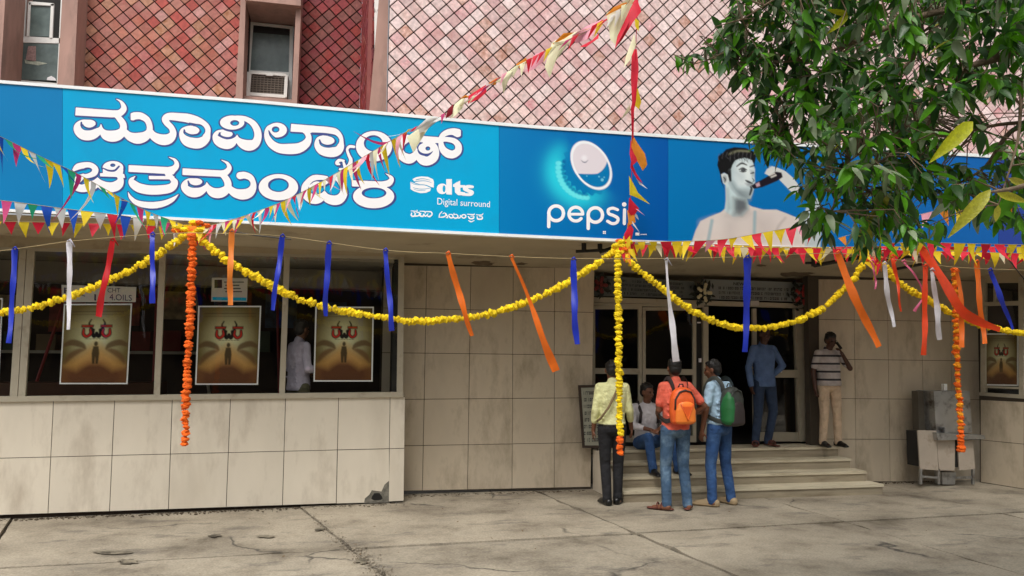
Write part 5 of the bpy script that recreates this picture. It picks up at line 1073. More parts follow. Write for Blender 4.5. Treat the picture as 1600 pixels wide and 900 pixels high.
def garland(label, kn, Y, pick, size=1.0, gap=.0265, blob=0):
    P, L = pathpts([(a, b, Y) for a, b in kn], 200); pts = [planeY(p[2]).at(p[0], p[1]) for p in P]
    d = [0]
    for a, b in zip(pts[:-1], pts[1:]): d.append(d[-1]+(b-a).length)
    n = min(295, int(d[-1]/gap)); root = empty('marigold_garland', tuple(pts[0]), label, 'garland'); mb = MB(); mb.tube(pts[::8]+[pts[-1]], .004, 4); obj('thread', mb, MT['cord'], root)
    j = 0
    for i in range(n):
        t = d[-1]*(i+.5)/n
        while d[j+1] < t: j += 1
        f = (t-d[j])/(d[j+1]-d[j]); p = pts[j].lerp(pts[j+1], f); tg_ = (pts[j+1]-pts[j]).normalized(); u = i/n
        me = random.choice(pick(u)); o = link('flower', me, root, None, p-WO[root.name]+Vector((random.gauss(0,.005), random.gauss(0,.005), random.gauss(0,.006))))
        qn = tg_.to_track_quat('Z', 'Y'); e = qn.to_matrix().to_euler(); o.rotation_euler = (e.x+random.gauss(0,.25), e.y+random.gauss(0,.25), random.uniform(0, 6)) if abs(tg_.z) > .95 else (e.x+random.gauss(0,.2), e.y+random.gauss(0,.2), e.z)
        if random.random() < .025: continue
        lf = 1+.07*math.sin(i*.21+len(label))+.06*math.sin(i*.057)
        s = .9*size*lf*random.choice((.74, .86, .95, 1, 1.05, 1.12))*(1+blob*max(0, u-.86)/.14 if blob else 1); o.scale = (s, s, s)
    return root
GY = 7.8
garland('yellow marigold garland sagging from the left edge up to the left knot', [(-330,360),(-250,420),(-160,465),(-80,484),(0,488),(60,478),(120,459),(185,432),(235,405),(275,378),(296,362)], GY, lambda u: FY)
garland('long yellow marigold garland sagging between the left and middle knots', [(300,362),(350,403),(400,433),(460,464),(530,485),(610,497),(650,502),(740,495),(800,480),(860,456),(910,427),(945,402),(965,388)], GY, lambda u: FY)
garland('yellow marigold garland sagging from the middle knot over the entrance', [(971,392),(990,415),(1030,447),(1070,478),(1115,502),(1165,513),(1220,508),(1275,488),(1320,450),(1350,412)], GY, lambda u: FY)
garland('yellow marigold garland sagging from the right knot out of the photo', [(1380,410),(1400,438),(1440,463),(1500,495),(1560,514),(1620,520),(1700,500),(1760,460)], GY, lambda u: FY)
garland('vertical orange marigold garland hanging in front of the ticket windows', [(301,366),(299,430),(297,500),(293,570),(290,640),(289,694)], GY-.04, lambda u: FO, .98, .024)
garland('vertical yellow marigold garland with an orange end, over the man in the yellow shirt', [(965,392),(966,470),(967,560),(968,640),(970,712)], GY-.04, lambda u: FO if u > .89 else FY, 1.0, .024)
garland('vertical striped orange and yellow garland with a fat orange end, above the water cooler', [(1491,420),(1494,500),(1496,580),(1500,640),(1502,705)], GY-.04, lambda u: FO if u > .88 or (int(u*45) % 2 == 0) else FA, .95, .024, blob=.55)
for x, y, lab in ((298,357,'left'), (969,386,'middle'), (1366,405,'right')):
    c = planeY(7.82).at(x, y); o = empty('garland_knot', tuple(c), 'knot of orange flowers and paper where the %s garlands meet' % lab, 'knot')
    for k in range(14): l = link('flower', random.choice(FO+FY), o, None, Vector((random.gauss(0,.05), random.gauss(0,.02), random.gauss(0,.035))))
    for k in range(7):
        mb = MB(); a = c+Vector((random.gauss(0,.06), -.04, random.gauss(0,.03))); dn = Vector((random.gauss(0,.5), random.gauss(0,.3), -1)).normalized()*.16; mb.add([a-Vector((.04,0,0)), a+Vector((.04,0,.01)), a+dn], [(0,1,2)]); obj('paper_scrap', mb, CM[random.choice('yroy')], o)
# ================================================================ PEOPLE
def solid(name, mb, voxel=.009, it=4, fac=.5):
    me = mb.mesh(name); o = bpy.data.objects.new(name, me); COL.objects.link(o)
    r = o.modifiers.new('r', 'REMESH'); r.mode = 'VOXEL'; r.voxel_size = voxel; r.use_smooth_shade = True
    s = o.modifiers.new('s', 'SMOOTH'); s.factor = fac; s.iterations = it
    dg = bpy.context.evaluated_depsgraph_get(); dg.update(); m2 = bpy.data.meshes.new_from_object(o.evaluated_get(dg)); bpy.data.objects.remove(o); bpy.data.meshes.remove(me)
    m2.name = name; m2.materials.clear(); return m2
def V3(*a): return Vector(a)
DJ = dict(pelvis=(0,0,.93), neck=(0,-.01,1.44), head=(0,.02,1.585), hipL=(-.088,0,.90), hipR=(.088,0,.90), kneeL=(-.10,.03,.49), kneeR=(.10,.03,.49), ankL=(-.11,0,.085), ankR=(.11,0,.085),
          toeL=(-.13,.15,.03), toeR=(.13,.15,.03), shL=(-.158,-.01,1.385), shR=(.158,-.01,1.385), elL=(-.205,-.03,1.11), elR=(.205,-.03,1.11), wrL=(-.22,.03,.86), wrR=(.22,.03,.86))
def loft(mb, rings, n=18):
    vs = []
    for c, u, v, rx, ry in rings:
        for k in range(n):
            q = 2*math.pi*k/n; sx = math.copysign(abs(math.cos(q))**.85, math.cos(q)); sy = math.copysign(abs(math.sin(q))**.9, math.sin(q)); vs.append(c+u*sx*rx+v*sy*ry)
    m = len(rings); fs = [(i*n+k, i*n+(k+1) % n, (i+1)*n+(k+1) % n, (i+1)*n+k) for i in range(m-1) for k in range(n)]
    fs += [tuple(range(n-1, -1, -1)), tuple(range((m-1)*n, m*n))]; mb.add(vs, fs)
def torso(mb, J, prof, add=0):
    P, N = J['pelvis'], J['neck']; up = (N-P); L = up.length; up.normalize(); u = (J['shR']-J['shL']).normalized(); uh = (J['hipR']-J['hipL']).normalized()
    rg = []
    for t, rx, ry, yo in prof:
        a = uh.lerp(u, max(0, min(1, t))); a = (a-up*a.dot(up)).normalized(); v = up.cross(a); rg.append((P+up*(L*t)+v*yo, a, v, rx+add, ry+add))
    loft(mb, rg)
BP = [(-.13,.10,.09,0), (-.06,.155,.112,-.005), (.05,.152,.108,0), (.2,.138,.098,0), (.4,.142,.102,.005), (.6,.158,.108,.005), (.76,.166,.106,0), (.86,.155,.09,-.005), (.94,.105,.07,-.005), (1.0,.06,.058,0)]
def hand(mb, w, d, nrm, side, curl=.5):
    d = d.normalized(); nrm = (nrm-d*nrm.dot(d)).normalized(); s = d.cross(nrm)
    R = Matrix((s, nrm, d)).transposed(); mb.ell(w+d*.045, (.040,.016,.052), R, 10, 8); mb.caps(w-d*.015, w+d*.02, .024, .026)
    for i, (o, L) in enumerate(((-.028,.062), (-.0095,.072), (.0095,.067), (.027,.052))):
        a = w+d*.082+s*o; dd = d; ln = L
        for k, f in enumerate((.45,.32,.23)):
            dd = (dd*math.cos(curl*(.5+.3*k))+nrm*math.sin(curl*(.5+.3*k))).normalized(); b = a+dd*ln*f; mb.caps(a, b, .0092-.0008*k, .0086-.0008*k, n=8); a = b
    t0 = w+d*.03+s*(-side*.034); t1 = t0+(d*.6-s*side*.7+nrm*.35).normalized()*.035; mb.caps(t0, t1, .012, .0105, n=8); mb.caps(t1, t1+(d*.9+nrm*.4).normalized()*.028, .0105, .009, n=8)
def person(label, loc, rz, H, over, shirt, sleeve, hem, trousers, shoes, skin, yaw=0, pitch=0, curl=.5, sandals=False, grp=None, hands=None, belly=0.0):
    s = H/1.7; J = {k: Vector(v) for k, v in DJ.items()}
    for k, v in over.items(): J[k] = Vector(v)
    root = empty('person', loc, label, 'person', grp, rz); root.scale = (s, s, s)
    HR = Matrix.Rotation(yaw, 3, 'Z') @ Matrix.Rotation(pitch, 3, 'X'); hc = J['head']
    def h(x, y, z): return hc+HR @ Vector((x, y, z))
    b = MB(); torso(b, J, BP)
    b.caps(J['neck']-V3(0,0,.03), hc-V3(0,0,.05), .056, .052)
    b.ell(h(0,-.008,.03), (.073,.09,.085), HR); b.ell(h(0,.012,-.02), (.062,.074,.085), HR); b.ell(h(0,.03,-.068), (.042,.05,.038), HR); b.ell(h(0,.068,.022), (.05,.02,.014), HR)
    b.caps(h(0,.082,.012), h(0,.1,-.022), .009, .014, n=8); b.ell(h(0,.085,-.05), (.024,.014,.011), HR)
    for q in (-1, 1): b.ell(h(q*.074,-.008,-.005), (.011,.02,.032), HR); b.ell(h(q*.036,.062,-.02), (.02,.02,.018), HR)
    for q, S in ((-1,'L'), (1,'R')):
        b.caps(J['sh'+S], J['el'+S], .046, .037); b.caps(J['el'+S], J['wr'+S], .039, .026); b.caps(J['sh'+S], J['neck']-V3(0,0,.05), .05, .05)
        d = (J['wr'+S]-J['el'+S]); nr = (hands or {}).get(S, V3(-q,0,0)); hand(b, J['wr'+S], d, nr, q, curl)
        b.caps(J['hip'+S], J['knee'+S], .074, .046); b.caps(J['knee'+S], J['ank'+S], .046, .034)
        mid = J['knee'+S].lerp(J['ank'+S], .3)+V3(0,-.015,0); b.caps(mid, J['knee'+S].lerp(J['ank'+S], .55), .045, .038)
        b.caps(J['ank'+S]+V3(0,-.03,-.04), J['toe'+S], .036, .026)
    me = solid('body', b, .008, 3); link('body', me, root, skin)
    hb = MB(); hb.ell(h(0,-.022,.045), (.082,.09,.078), HR); hb.ell(h(0,-.048,.0), (.074,.062,.075), HR); hb.ell(h(0,.03,.085), (.055,.05,.028), HR)
    rnd = random.Random(len(label))
    for k in range(26):
        a = rnd.uniform(0, 6.28); e = rnd.uniform(.2, 1.5); hb.ell(h(.075*math.cos(a)*math.cos(e), -.022+.082*math.sin(a)*math.cos(e), .05+.075*math.sin(e)), (.017,.017,.014), HR, 6, 5)
    link('hair', solid('hair', hb, .008, 2), root, MT['hair'])
    for q in (-1, 1):
        m_ = MB(); m_.ell(h(q*.031,.078,.006), (.013,.008,.006), HR, 8, 6); link('eye', m_.mesh('eye', smooth=True), root, MT['eye'])
        m_ = MB(); m_.ell(h(q*.031,.084,.026), (.02,.006,.004), HR, 8, 5); link('eyebrow', m_.mesh('eyebrow', smooth=True), root, MT['hair'])
    m_ = MB(); m_.ell(h(0,.097,-.05), (.02,.006,.006), HR, 8, 5); link('lips', m_.mesh('lips', smooth=True), root, MT['lpb'])
    # shirt
    t = MB(); t0 = (hem-J['pelvis'].z)/(J['neck'].z-J['pelvis'].z); k = 1 if t0 < 0 else 0
    prof = [(t0,.168-.008*k+belly,.128+belly,0)]+[(a, rx+.012+belly*(1 if a < .6 else 0), ry+.012+belly*(1.4 if a < .6 else 0), yo) for a, rx, ry, yo in BP if a > t0+.05 and a < .98]+[(1.0,.066,.064,0)]
    if t0 > -.02: prof[0] = (t0,.158+belly,.118+belly,0); prof.insert(1, (t0+.07,.166+belly,.126+belly,0))
    torso(t, J, prof); t.caps(J['neck']-V3(0,0,.03), J['neck']+V3(0,.0,.012), .068, .063)
    for q, S in ((-1,'L'), (1,'R')):
        t.caps(J['sh'+S], J['neck']-V3(0,0,.05), .056, .058)
        if sleeve == 'short': e_ = J['sh'+S].lerp(J['el'+S], .72); t.caps(J['sh'+S], e_, .055, .055)
        else:
            t.caps(J['sh'+S], J['el'+S], .056, .046); e_ = J['el'+S].lerp(J['wr'+S], 1.0 if sleeve == 'long' else .55); t.caps(J['el'+S], e_, .051, .043)
            for f_ in (.3, .6): c_ = J['el'+S].lerp(J['wr'+S], f_*(.9 if sleeve == 'long' else .5)); t.ell(c_, (.05,.05,.018), None, 10, 6)
    rn = random.Random(H)
    for k in range(9):      # soft folds round the waist and the back
        zf = J['pelvis'].z+.02+.035*k; a = rn.uniform(-1, 1); t.caps(V3(-.12+.03*a, -.085, zf), V3(.1+.03*a, -.1, zf+.05*a), .012, .012, n=8)
    link('shirt', solid('shirt', t, .0105, 5), root, shirt)
    # trousers
    g = MB(); P = J['pelvis']; mid = (J['hipL']+J['hipR'])/2
    g.ell(mid+V3(0,-.005,.0), (.166,.122,.1)); torso(g, J, [(-.06,.16,.118,-.005),(.06,.158,.114,0),(.14,.152,.11,0)])
    for S in 'LR':
        g.caps(J['hip'+S], J['knee'+S], .092, .066); g.caps(J['knee'+S], J['ank'+S]+V3(0,-.005,.0), .066, .056); g.caps(J['ank'+S]+V3(0,0,.03), J['ank'+S]+V3(0,0,-.02), .056, .058)
        for f_ in (.12, .3, .88, .97): c_ = J['knee'+S].lerp(J['ank'+S], f_); g.ell(c_+V3(0,.004,0), (.066-.008*f_,.066-.008*f_,.014), None, 10, 5)
    link('trousers', solid('trousers', g, .0105, 4), root, trousers)
    for q, S in ((-1,'L'), (1,'R')):
        a = J['ank'+S]; t_ = J['toe'+S]; f_ = MB(); dd = (t_-a); dd.z = 0; dd.normalize(); z0 = a.z-.062
        hl = V3(a.x, a.y, z0)-dd*.045; tp = V3(t_.x, t_.y, z0)+dd*.045
        if sandals:
            f_.caps(hl, tp, .04, .042, (1,1,.3)); m3 = hl.lerp(tp, .62); rr = V3(-dd.y, dd.x, 0)
            for c_ in (.62, .42): m3 = hl.lerp(tp, c_); f_.tube([m3-rr*.05, m3-rr*.035+V3(0,0,.05), m3+V3(0,0,.065), m3+rr*.035+V3(0,0,.05), m3+rr*.05], .011, 6)
        else: f_.caps(hl, tp, .045, .044, (1,1,.45)); f_.caps(hl+V3(0,0,.025), hl.lerp(tp, .45)+V3(0,0,.03), .046, .04); f_.caps(hl.lerp(tp, .4)+V3(0,0,.022), tp-dd*.02+V3(0,0,.008), .042, .034)
        link('sandal' if sandals else 'shoe', solid('shoe', f_, .008, 3), root, shoes)
    return root, s
GS = 'people waiting at the entrance steps'
# man in pale yellow shirt
l = PZ(957, 789)
A1, s1 = person('man in pale yellow shirt and black trousers seen from behind, left of the steps', (l.x, l.y, 0), -.12, 1.66, dict(ankL=(-.07,-.03,.085), toeL=(-.10,.12,.03), kneeL=(-.08,.03,.49), ankR=(.07,.04,.085), toeR=(.14,.18,.03), kneeR=(.085,.06,.49), elL=(-.205,-.02,1.12), wrL=(-.215,.06,.88), elR=(.21,-.0,1.12), wrR=(.26,.12,.90)),
    MT['ysh'], 'roll', .93, MT['btr'], MT['shoe'], MT['skin'], yaw=-.1, pitch=-.1, grp=GS)
MT['bagk'] = M('dark_grey_nylon', (58,62,58), .6, .12, 8, .3, 30)
def worn(name, label, cat, pr, build):
    r = empty(name, tuple(pr[0].location), label, cat, None, pr[0].rotation_euler.z); r.scale = (pr[1],)*3; build(r); return r
def b_sling(r):
    m = MB(); m.tube([V3(.07,.07,1.39), V3(.075,.0,1.455), V3(.06,-.095,1.42), V3(.0,-.15,1.3), V3(-.08,-.16,1.15), V3(-.165,-.11,1.02), V3(-.185,.0,.98), V3(-.1,.125,1.1), V3(.07,.07,1.39)], .014, 6)
    link('strap', m.mesh('strap', smooth=True), r, MT['strap'])
worn('shoulder_strap', 'tan bag strap slung diagonally across the pale yellow shirt', 'bag strap', (A1, s1), b_sling)
m_ = MB(); torso(m_, {k: Vector(v) for k, v in DJ.items()}, [(.02,.166,.124,0),(.045,.166,.124,0)]); link('belt', m_.mesh('belt', smooth=True), A1, MT['shoe'])
# man with orange backpack
l = PZ(1057, 797)
A2, s2 = person('man in coral shirt and faded jeans seen from behind, one hand on his hip', (l.x, l.y, 0), .05, 1.69, dict(ankL=(-.13,-.02,.085), toeL=(-.24,.08,.03), kneeL=(-.115,.03,.49), ankR=(.115,-.04,.085), toeR=(.19,.08,.03), kneeR=(.10,.02,.49), elR=(.34,-.05,1.16), wrR=(.22,.08,1.04), elL=(-.19,.03,1.12), wrL=(-.12,.22,1.07)),
    MT['orsh'], 'short', .90, MT['jean'], MT['sand'], MT['skin'], yaw=-.15, sandals=True, grp=GS)
def backpack(r, body, mid, pocket, strapm, w=.155, z0=.98, h=.40, mark=None, dep=.10, panel=None):
    y0 = -.12
    m = MB(); loft(m, [(V3(0,y0-dep*.55,z0+h*t), V3(1,0,0), V3(0,1,0), w*a, dep*b_) for t, a, b_ in ((0,.7,.6),(.06,.92,.9),(.3,1,1),(.7,.95,.95),(.88,.8,.75),(.97,.5,.5),(1,.25,.3))]); link('bag_body', solid('bag_body', m, .009, 3), r, body)
    m = MB(); loft(m, [(V3(0,y0-dep*1.25,z0+.01+h*.62*t), V3(1,0,0), V3(0,1,0), w*.8*a, dep*.5*b_) for t, a, b_ in ((0,.8,.6),(.1,1,1),(.6,.97,1),(.88,.75,.8),(1,.4,.4))]); link('pocket', solid('pocket', m, .009, 2), r, pocket)
    m = MB(); pts = [V3(-w*.78,y0-dep*1.2,z0+h*.4), V3(-w*.75,y0-dep*1.2,z0+h*.68), V3(-w*.45,y0-dep*1.3,z0+h*.88), V3(0,y0-dep*1.3,z0+h*.93), V3(w*.45,y0-dep*1.3,z0+h*.88), V3(w*.75,y0-dep*1.2,z0+h*.68), V3(w*.78,y0-dep*1.2,z0+h*.4)]; m.tube(pts, .011, 6); link('zip', m.mesh('zip', smooth=True), r, mid)
    m = MB(); m.tube([V3(-.03,y0-.02,z0+h), V3(-.02,y0-.03,z0+h+.035), V3(.02,y0-.03,z0+h+.035), V3(.03,y0-.02,z0+h)], .008, 6); link('handle', m.mesh('handle', smooth=True), r, mid)
    if mark is not None:
        m = MB(); yy = y0-dep*1.77; m.prism([V3(-.055,yy,z0+h*.5), V3(.055,yy,z0+h*.5), V3(0,yy,z0+h*.2)], V3(0,.02,0)); link('triangle_patch', m.mesh('triangle_patch'), r, mark)
        m = MB(); yy -= .006; m.tube([V3(-.075,yy+.012,z0+h*.56), V3(0,yy,z0+h*.12), V3(.075,yy+.012,z0+h*.56)], .007, 6); link('piping', m.mesh('piping', smooth=True), r, body)
    if panel is not None:
        m = MB(); loft(m, [(V3(-w*.62,y0-dep*.75,z0+.02+h*.84*t), V3(1,0,0), V3(0,1,0), w*.42*a, dep*.86*a) for t, a in ((0,.6),(.1,.95),(.5,1),(.8,.8),(1,.3))]); link('side_panel', solid('side_panel', m, .009, 2), r, panel)
    for q in (-1, 1):
        m = MB(); pts = [V3(q*.075,y0-.01,z0+h*.85), V3(q*.09,y0+.0,1.40), V3(q*.10,-.05,1.475), V3(q*.105,.04,1.46), V3(q*.12,.11,1.36), V3(q*.14,.12,1.2), V3(q*.17,.06,1.06), V3(q*.15,-.06,1.0), V3(q*.12,y0-.02,z0+.05)]
        P4 = spline([tuple(p) for p in pts], 5); n = len(P4); vs = []
        for i in range(n):
            a = Vector(P4[i]); tg_ = (Vector(P4[min(i+1,n-1)])-Vector(P4[max(i-1,0)])).normalized(); out = V3(q*.4, a.y, (a.z-1.25)*.8 if a.z > 1.38 else 0).normalized(); sdv = tg_.cross(out).normalized(); vs += [a-sdv*.026+out*.004, a+out*.012, a+sdv*.026+out*.004]
        m.add(vs, [(3*i+j, 3*i+j+1, 3*i+j+4, 3*i+j+3) for i in range(n-1) for j in (0,1)]); link('strap', m.mesh('strap', smooth=True), r, strapm)
def b_or(r): backpack(r, MT['bag'], MT['bagd'], MT['bagp'], MT['bagd'], .155, .97, .41, MT['bag'])
worn('backpack', 'bright orange backpack with a triangle on its pocket, on the coral shirted man', 'backpack', (A2, s2), b_or)
# man with green and grey backpack
l = PZ(1126, 790)
A3, s3 = person('man in light blue shirt and blue jeans seen from behind, legs apart', (l.x, l.y, 0), .42, 1.69, dict(pelvis=(.0,0,.92), ankL=(-.15,.0,.085), toeL=(-.22,.14,.03), kneeL=(-.13,.03,.48), ankR=(.15,-.03,.085), toeR=(.17,.13,.03), kneeR=(.125,.02,.48), neck=(-.01,.03,1.43), head=(-.02,.07,1.57), elL=(-.235,.0,1.11), wrL=(-.22,.07,.87), elR=(.2,.06,1.12), wrR=(.08,.24,1.08)),
    MT['lsh'], 'short', .93, MT['jean2'], MT['can'], MT['skin'], yaw=.45, pitch=-.12, grp=GS)
def b_gr(r): backpack(r, MT['bagk'], MT['bagk'], MT['bagd'], MT['bagk'], .15, .93, .45, None, .11, MT['bagg'])
worn('backpack', 'dark grey backpack with a green side on the light blue shirted man', 'backpack', (A3, s3), b_gr)
# man in the doorway
l = planeY(9.82).at(1196, 690)
A4, s4 = person('man in blue long sleeved shirt standing in the dark doorway, arm on the door bar', (l.x, 9.82, .52), math.pi+.05, 1.62, dict(elL=(-.33,-.03,1.14), wrL=(-.2,-.06,1.02), elR=(.25,.0,1.12), wrR=(.24,.04,.87), ankL=(-.03,.02,.085), toeL=(-.05,.17,.03), kneeL=(-.10,.06,.49), ankR=(.17,.02,.085), toeR=(.25,.14,.03), kneeR=(.125,.03,.49), head=(.0,.03,1.585)),
    MT['dsh'], 'long', .84, MT['jeand'], MT['sand'], MT['skind'], yaw=.1, pitch=-.1, sandals=True)
# man with the phone: striped shirt
ms = cloth('striped_polo', (176,168,166)); t = ms.node_tree; b_ = t.nodes['Principled BSDF']; src = b_.inputs['Base Color'].links[0].from_socket
tc = t.nodes.new('ShaderNodeTexCoord'); sx = t.nodes.new('ShaderNodeSeparateXYZ'); t.links.new(tc.outputs['Object'], sx.inputs[0])
mm = t.nodes.new('ShaderNodeMath'); mm.operation = 'MODULO'; mm.inputs[1].default_value = .118; t.links.new(sx.outputs['Z'], mm.inputs[0])
cr = t.nodes.new('ShaderNodeValToRGB'); cr.color_ramp.interpolation = 'CONSTANT'; e = cr.color_ramp.elements; e[0].position = 0; e[0].color = (0,0,0,1); e[1].position = .034; e[1].color = (1,1,1,1)
x_ = e.new(.062); x_.color = (.25,.25,.25,1); x_ = e.new(.068); x_.color = (0,0,0,1)
t.links.new(mm.outputs[0], cr.inputs[0]); mx = t.nodes.new('ShaderNodeMix'); mx.data_type = 'RGBA'; mx.inputs[7].default_value = (.02,.02,.028,1); t.links.new(cr.outputs[0], mx.inputs[0]); t.links.new(src, mx.inputs[6]); t.links.new(mx.outputs[2], b_.inputs['Base Color'])
mm.inputs[1].default_value = .118
for q in e: pass
sc_ = t.nodes.new('ShaderNodeMath'); sc_.operation = 'MULTIPLY'; sc_.inputs[1].default_value = 1.0
l = planeY(9.62).at(1298, 697)
A5, s5 = person('man in grey and black striped shirt and cream trousers, phone at his ear', (l.x, 9.62, .52), math.pi-.1, 1.55, dict(elL=(-.31,.06,1.16), wrL=(-.15,.14,1.37), elR=(.23,-.02,1.11), wrR=(.235,.03,.86), head=(-.02,.05,1.575), ankL=(-.12,0,.085), ankR=(.12,0,.085)),
    ms, 'short', .90, MT['khaki'], MT['shoe'], MT['skind'], yaw=.1, pitch=-.3, hands=dict(L=V3(1,-.2,0)), curl=.9, belly=.018)
for el in cr.color_ramp.elements: el.position *= 1.0
def b_ph(r):
    m = MB(); R = Matrix.Rotation(.5, 3, 'Y') @ Matrix.Rotation(.3, 3, 'X'); m.box((-.006,-.033,-.06), (.006,.033,.06), R, (-.105,.13,1.50)); link('case', m.mesh('case'), r, MT['black'])
    m = MB(); m.box((.0062,-.029,-.054), (.0068,.029,.054), R, (-.105,.13,1.50)); link('screen', m.mesh('screen'), r, MT['dark'])
worn('mobile_phone', 'small dark phone held to the ear of the man in the striped shirt', 'phone', (A5, s5), b_ph)
# seated man
l = planeY(9.68).at(1008, 700)
A6, s6 = person('man in open white shirt sitting on the top step behind the others', (l.x, 9.68, .52), math.pi+.02, 1.64, dict(pelvis=(0,0,.10), hipL=(-.09,.02,.09), hipR=(.09,.02,.09), kneeL=(-.22,.40,.20), kneeR=(.13,.42,.20), ankL=(-.26,.47,-.185), ankR=(.10,.49,-.185), toeL=(-.30,.62,-.24), toeR=(.11,.64,-.24),
    neck=(0,.07,.62), head=(.01,.11,.765), shL=(-.17,.05,.565), shR=(.17,.05,.565), elL=(-.24,.16,.33), elR=(.24,.16,.33), wrL=(-.06,.34,.30), wrR=(.07,.32,.29)),
    MT['wsh'], 'roll', .08, MT['jean2'], MT['shoe'], MT['skin'], yaw=.45, pitch=-.12, hands=dict(L=V3(0,0,-1), R=V3(0,0,-1)), curl=.7)
m_ = MB(); m_.tube([V3(-.12,.04,.64), V3(-.12,.16,.5), V3(-.13,.14,.36)], .022, 6); m_.tube([V3(.12,.04,.64), V3(.12,.16,.5), V3(.13,.14,.36)], .022, 6)
rb_ = empty('backpack', (A6.location.x, A6.location.y, .52), 'dark backpack worn by the seated man in the white shirt', 'backpack', None, A6.rotation_euler.z); rb_.scale = (s6,)*3
link('strap', m_.mesh('strap', smooth=True), rb_, MT['bagd']); m_ = MB(); m_.ell((0,-.13,.4), (.14,.09,.2)); link('bag_body', m_.mesh('bag_body', smooth=True), rb_, MT['bagd'])
# clerk inside the ticket room
l = planeY(9.5).at(466, 620)
A7, s7 = person('man in pale lavender shirt standing inside the ticket room behind the glass', (l.x, 9.5, .45), -1.0, 1.66, dict(elL=(-.24,.0,1.12), wrL=(-.13,.2,1.08), elR=(.25,-.03,1.12), wrR=(.17,.19,1.1)), MT['lav'], 'long', .86, MT['olive'], MT['shoe'], MT['skin'], yaw=.3)

# ================================================================ TREE (overhanging branches from the right)
def leafm(name, col, r=.2, h=.02):
    m = M(name, col, .42, .22, 14, .3, 30, rand=r, hue=h, spec=.5, trans=.35); return m
LG, LD, LP, LY = leafm('leaf_green', (104,148,58), .3), leafm('leaf_dark', (64,98,50), .35), leafm('leaf_pale_back', (138,158,122), .25), leafm('leaf_yellow_green', (172,172,50), .12, .01)
def leafmesh(name, m, seed, wid=.15):
    rnd = random.Random(seed); n = 6; vs = []; cu = rnd.uniform(.1, .35); tw = rnd.uniform(-.4, .4)
    for k in range(n+1):
        t = k/n; w_ = wid*math.sin(math.pi*min(1, t**.8*.97+.03))**.8*(1-.15*t) if 0 < k < n else .006; z = -cu*t*t; a = tw*t
        for s in (-1, 0, 1): vs.append((s*w_*math.cos(a), t, z+(abs(s)*w_*.35)+s*w_*math.sin(a)))
    mb = MB(); mb.add(vs, [(3*i+j, 3*i+j+1, 3*i+j+4, 3*i+j+3) for i in range(n) for j in (0, 1)]); me = mb.mesh(name, smooth=True); me.materials.append(m); return me
LM = [leafmesh('leaf', LG, s, .2) for s in range(4)]+[leafmesh('leaf', LD, s+9, .19) for s in range(4)]+[leafmesh('leaf', LP, s+20, .19) for s in range(2)]
LYM = leafmesh('leaf', LY, 40, .12)
tb = Vector((0,0,0)); q = PD(2080, 450, 4.4); tree = empty('mango_tree', (q.x, q.y, 0), 'leafy tree whose branches hang into the upper right of the photo', 'tree'); tree.name = 'leafy_tree'; WO['leafy_tree'] = Vector((q.x, q.y, 0))
bark = M('grey_brown_bark', (104,88,70), .9, .25, 14, .7, 40, stretch=(1,1,.3))
mb = MB(); mb.tube([(q.x, q.y, -.05), (q.x-.03, q.y+.02, .5), (q.x-.1, q.y, 1.6), (q.x-.05, q.y+.1, 2.8), (q.x+.1, q.y+.1, 4.2), (q.x, q.y, 5.6)], [.24,.19,.17,.15,.11,.06], 12); obj('trunk', mb, bark, tree, True)
BR = [[(1960,60,4.3,.07),(1780,-60,4.1,.05),(1620,-25,3.9,.028),(1520,5,3.8,.02),(1430,28,3.7,.015),(1370,50,3.7,.012),(1320,72,3.7,.009),(1260,92,3.7,.006),(1190,100,3.7,.003)],
 [(1430,28,3.7,.012),(1441,50,3.7,.009),(1425,90,3.7,.008),(1402,120,3.7,.005),(1395,160,3.7,.003)],
 [(1980,120,4.2,.07),(1760,40,3.9,.045),(1640,60,3.7,.03),(1560,90,3.6,.02),(1508,108,3.6,.013),(1490,140,3.6,.011),(1465,170,3.6,.010),(1445,200,3.6,.008),(1420,225,3.6,.005)],
 [(1960,260,4.3,.05),(1760,180,4.0,.03),(1640,190,3.8,.018),(1580,205,3.8,.012),(1540,260,3.8,.008),(1500,285,3.8,.004)],
 [(1640,190,3.8,.012),(1560,195,3.9,.009),(1500,212,3.9,.007),(1460,240,3.8,.012),(1452,272,3.8,.012),(1430,300,3.8,.010),(1405,318,3.8,.006)],
 [(1430,250,3.6,.004),(1400,280,3.6,.004),(1360,300,3.6,.003)], [(1400,235,3.5,.006),(1380,250,3.5,.005),(1350,265,3.5,.004),(1310,290,3.5,.003)],
 [(1320,72,3.7,.008),(1250,150,3.7,.006),(1220,200,3.7,.004),(1210,240,3.7,.003)], [(1190,100,3.7,.004),(1130,90,3.7,.003),(1085,100,3.7,.002)], [(1465,170,3.6,.007),(1380,220,3.5,.005),(1320,260,3.5,.004),(1300,330,3.5,.003)],
 [(1760,40,3.9,.03),(1660,-60,3.4,.02),(1500,-80,3.2,.014),(1380,-40,3.3,.008),(1250,-20,3.4,.005),(1160,30,3.5,.003)], [(1760,180,4.0,.02),(1680,260,3.0,.014),(1600,290,2.4,.008),(1550,300,2.2,.004)], [(1640,60,3.7,.015),(1600,130,3.5,.010),(1590,220,3.4,.006),(1560,320,3.3,.003)]]
bpts = []
for b in BR:
    P = spline([(*PD(x, y, d), r) for x, y, d, r in b], 5); mb = MB(); mb.tube([Vector(p[:3]) for p in P], [max(.0015, p[3]) for p in P], 7); obj('branch', mb, bark, tree, True)
    bpts += [(Vector(p[:3]), p[3]) for p in P]
def inpoly(x, y, poly): return f_poly(np.array([[float(x)]]), np.array([[float(y)]]), poly)[0, 0] < 0
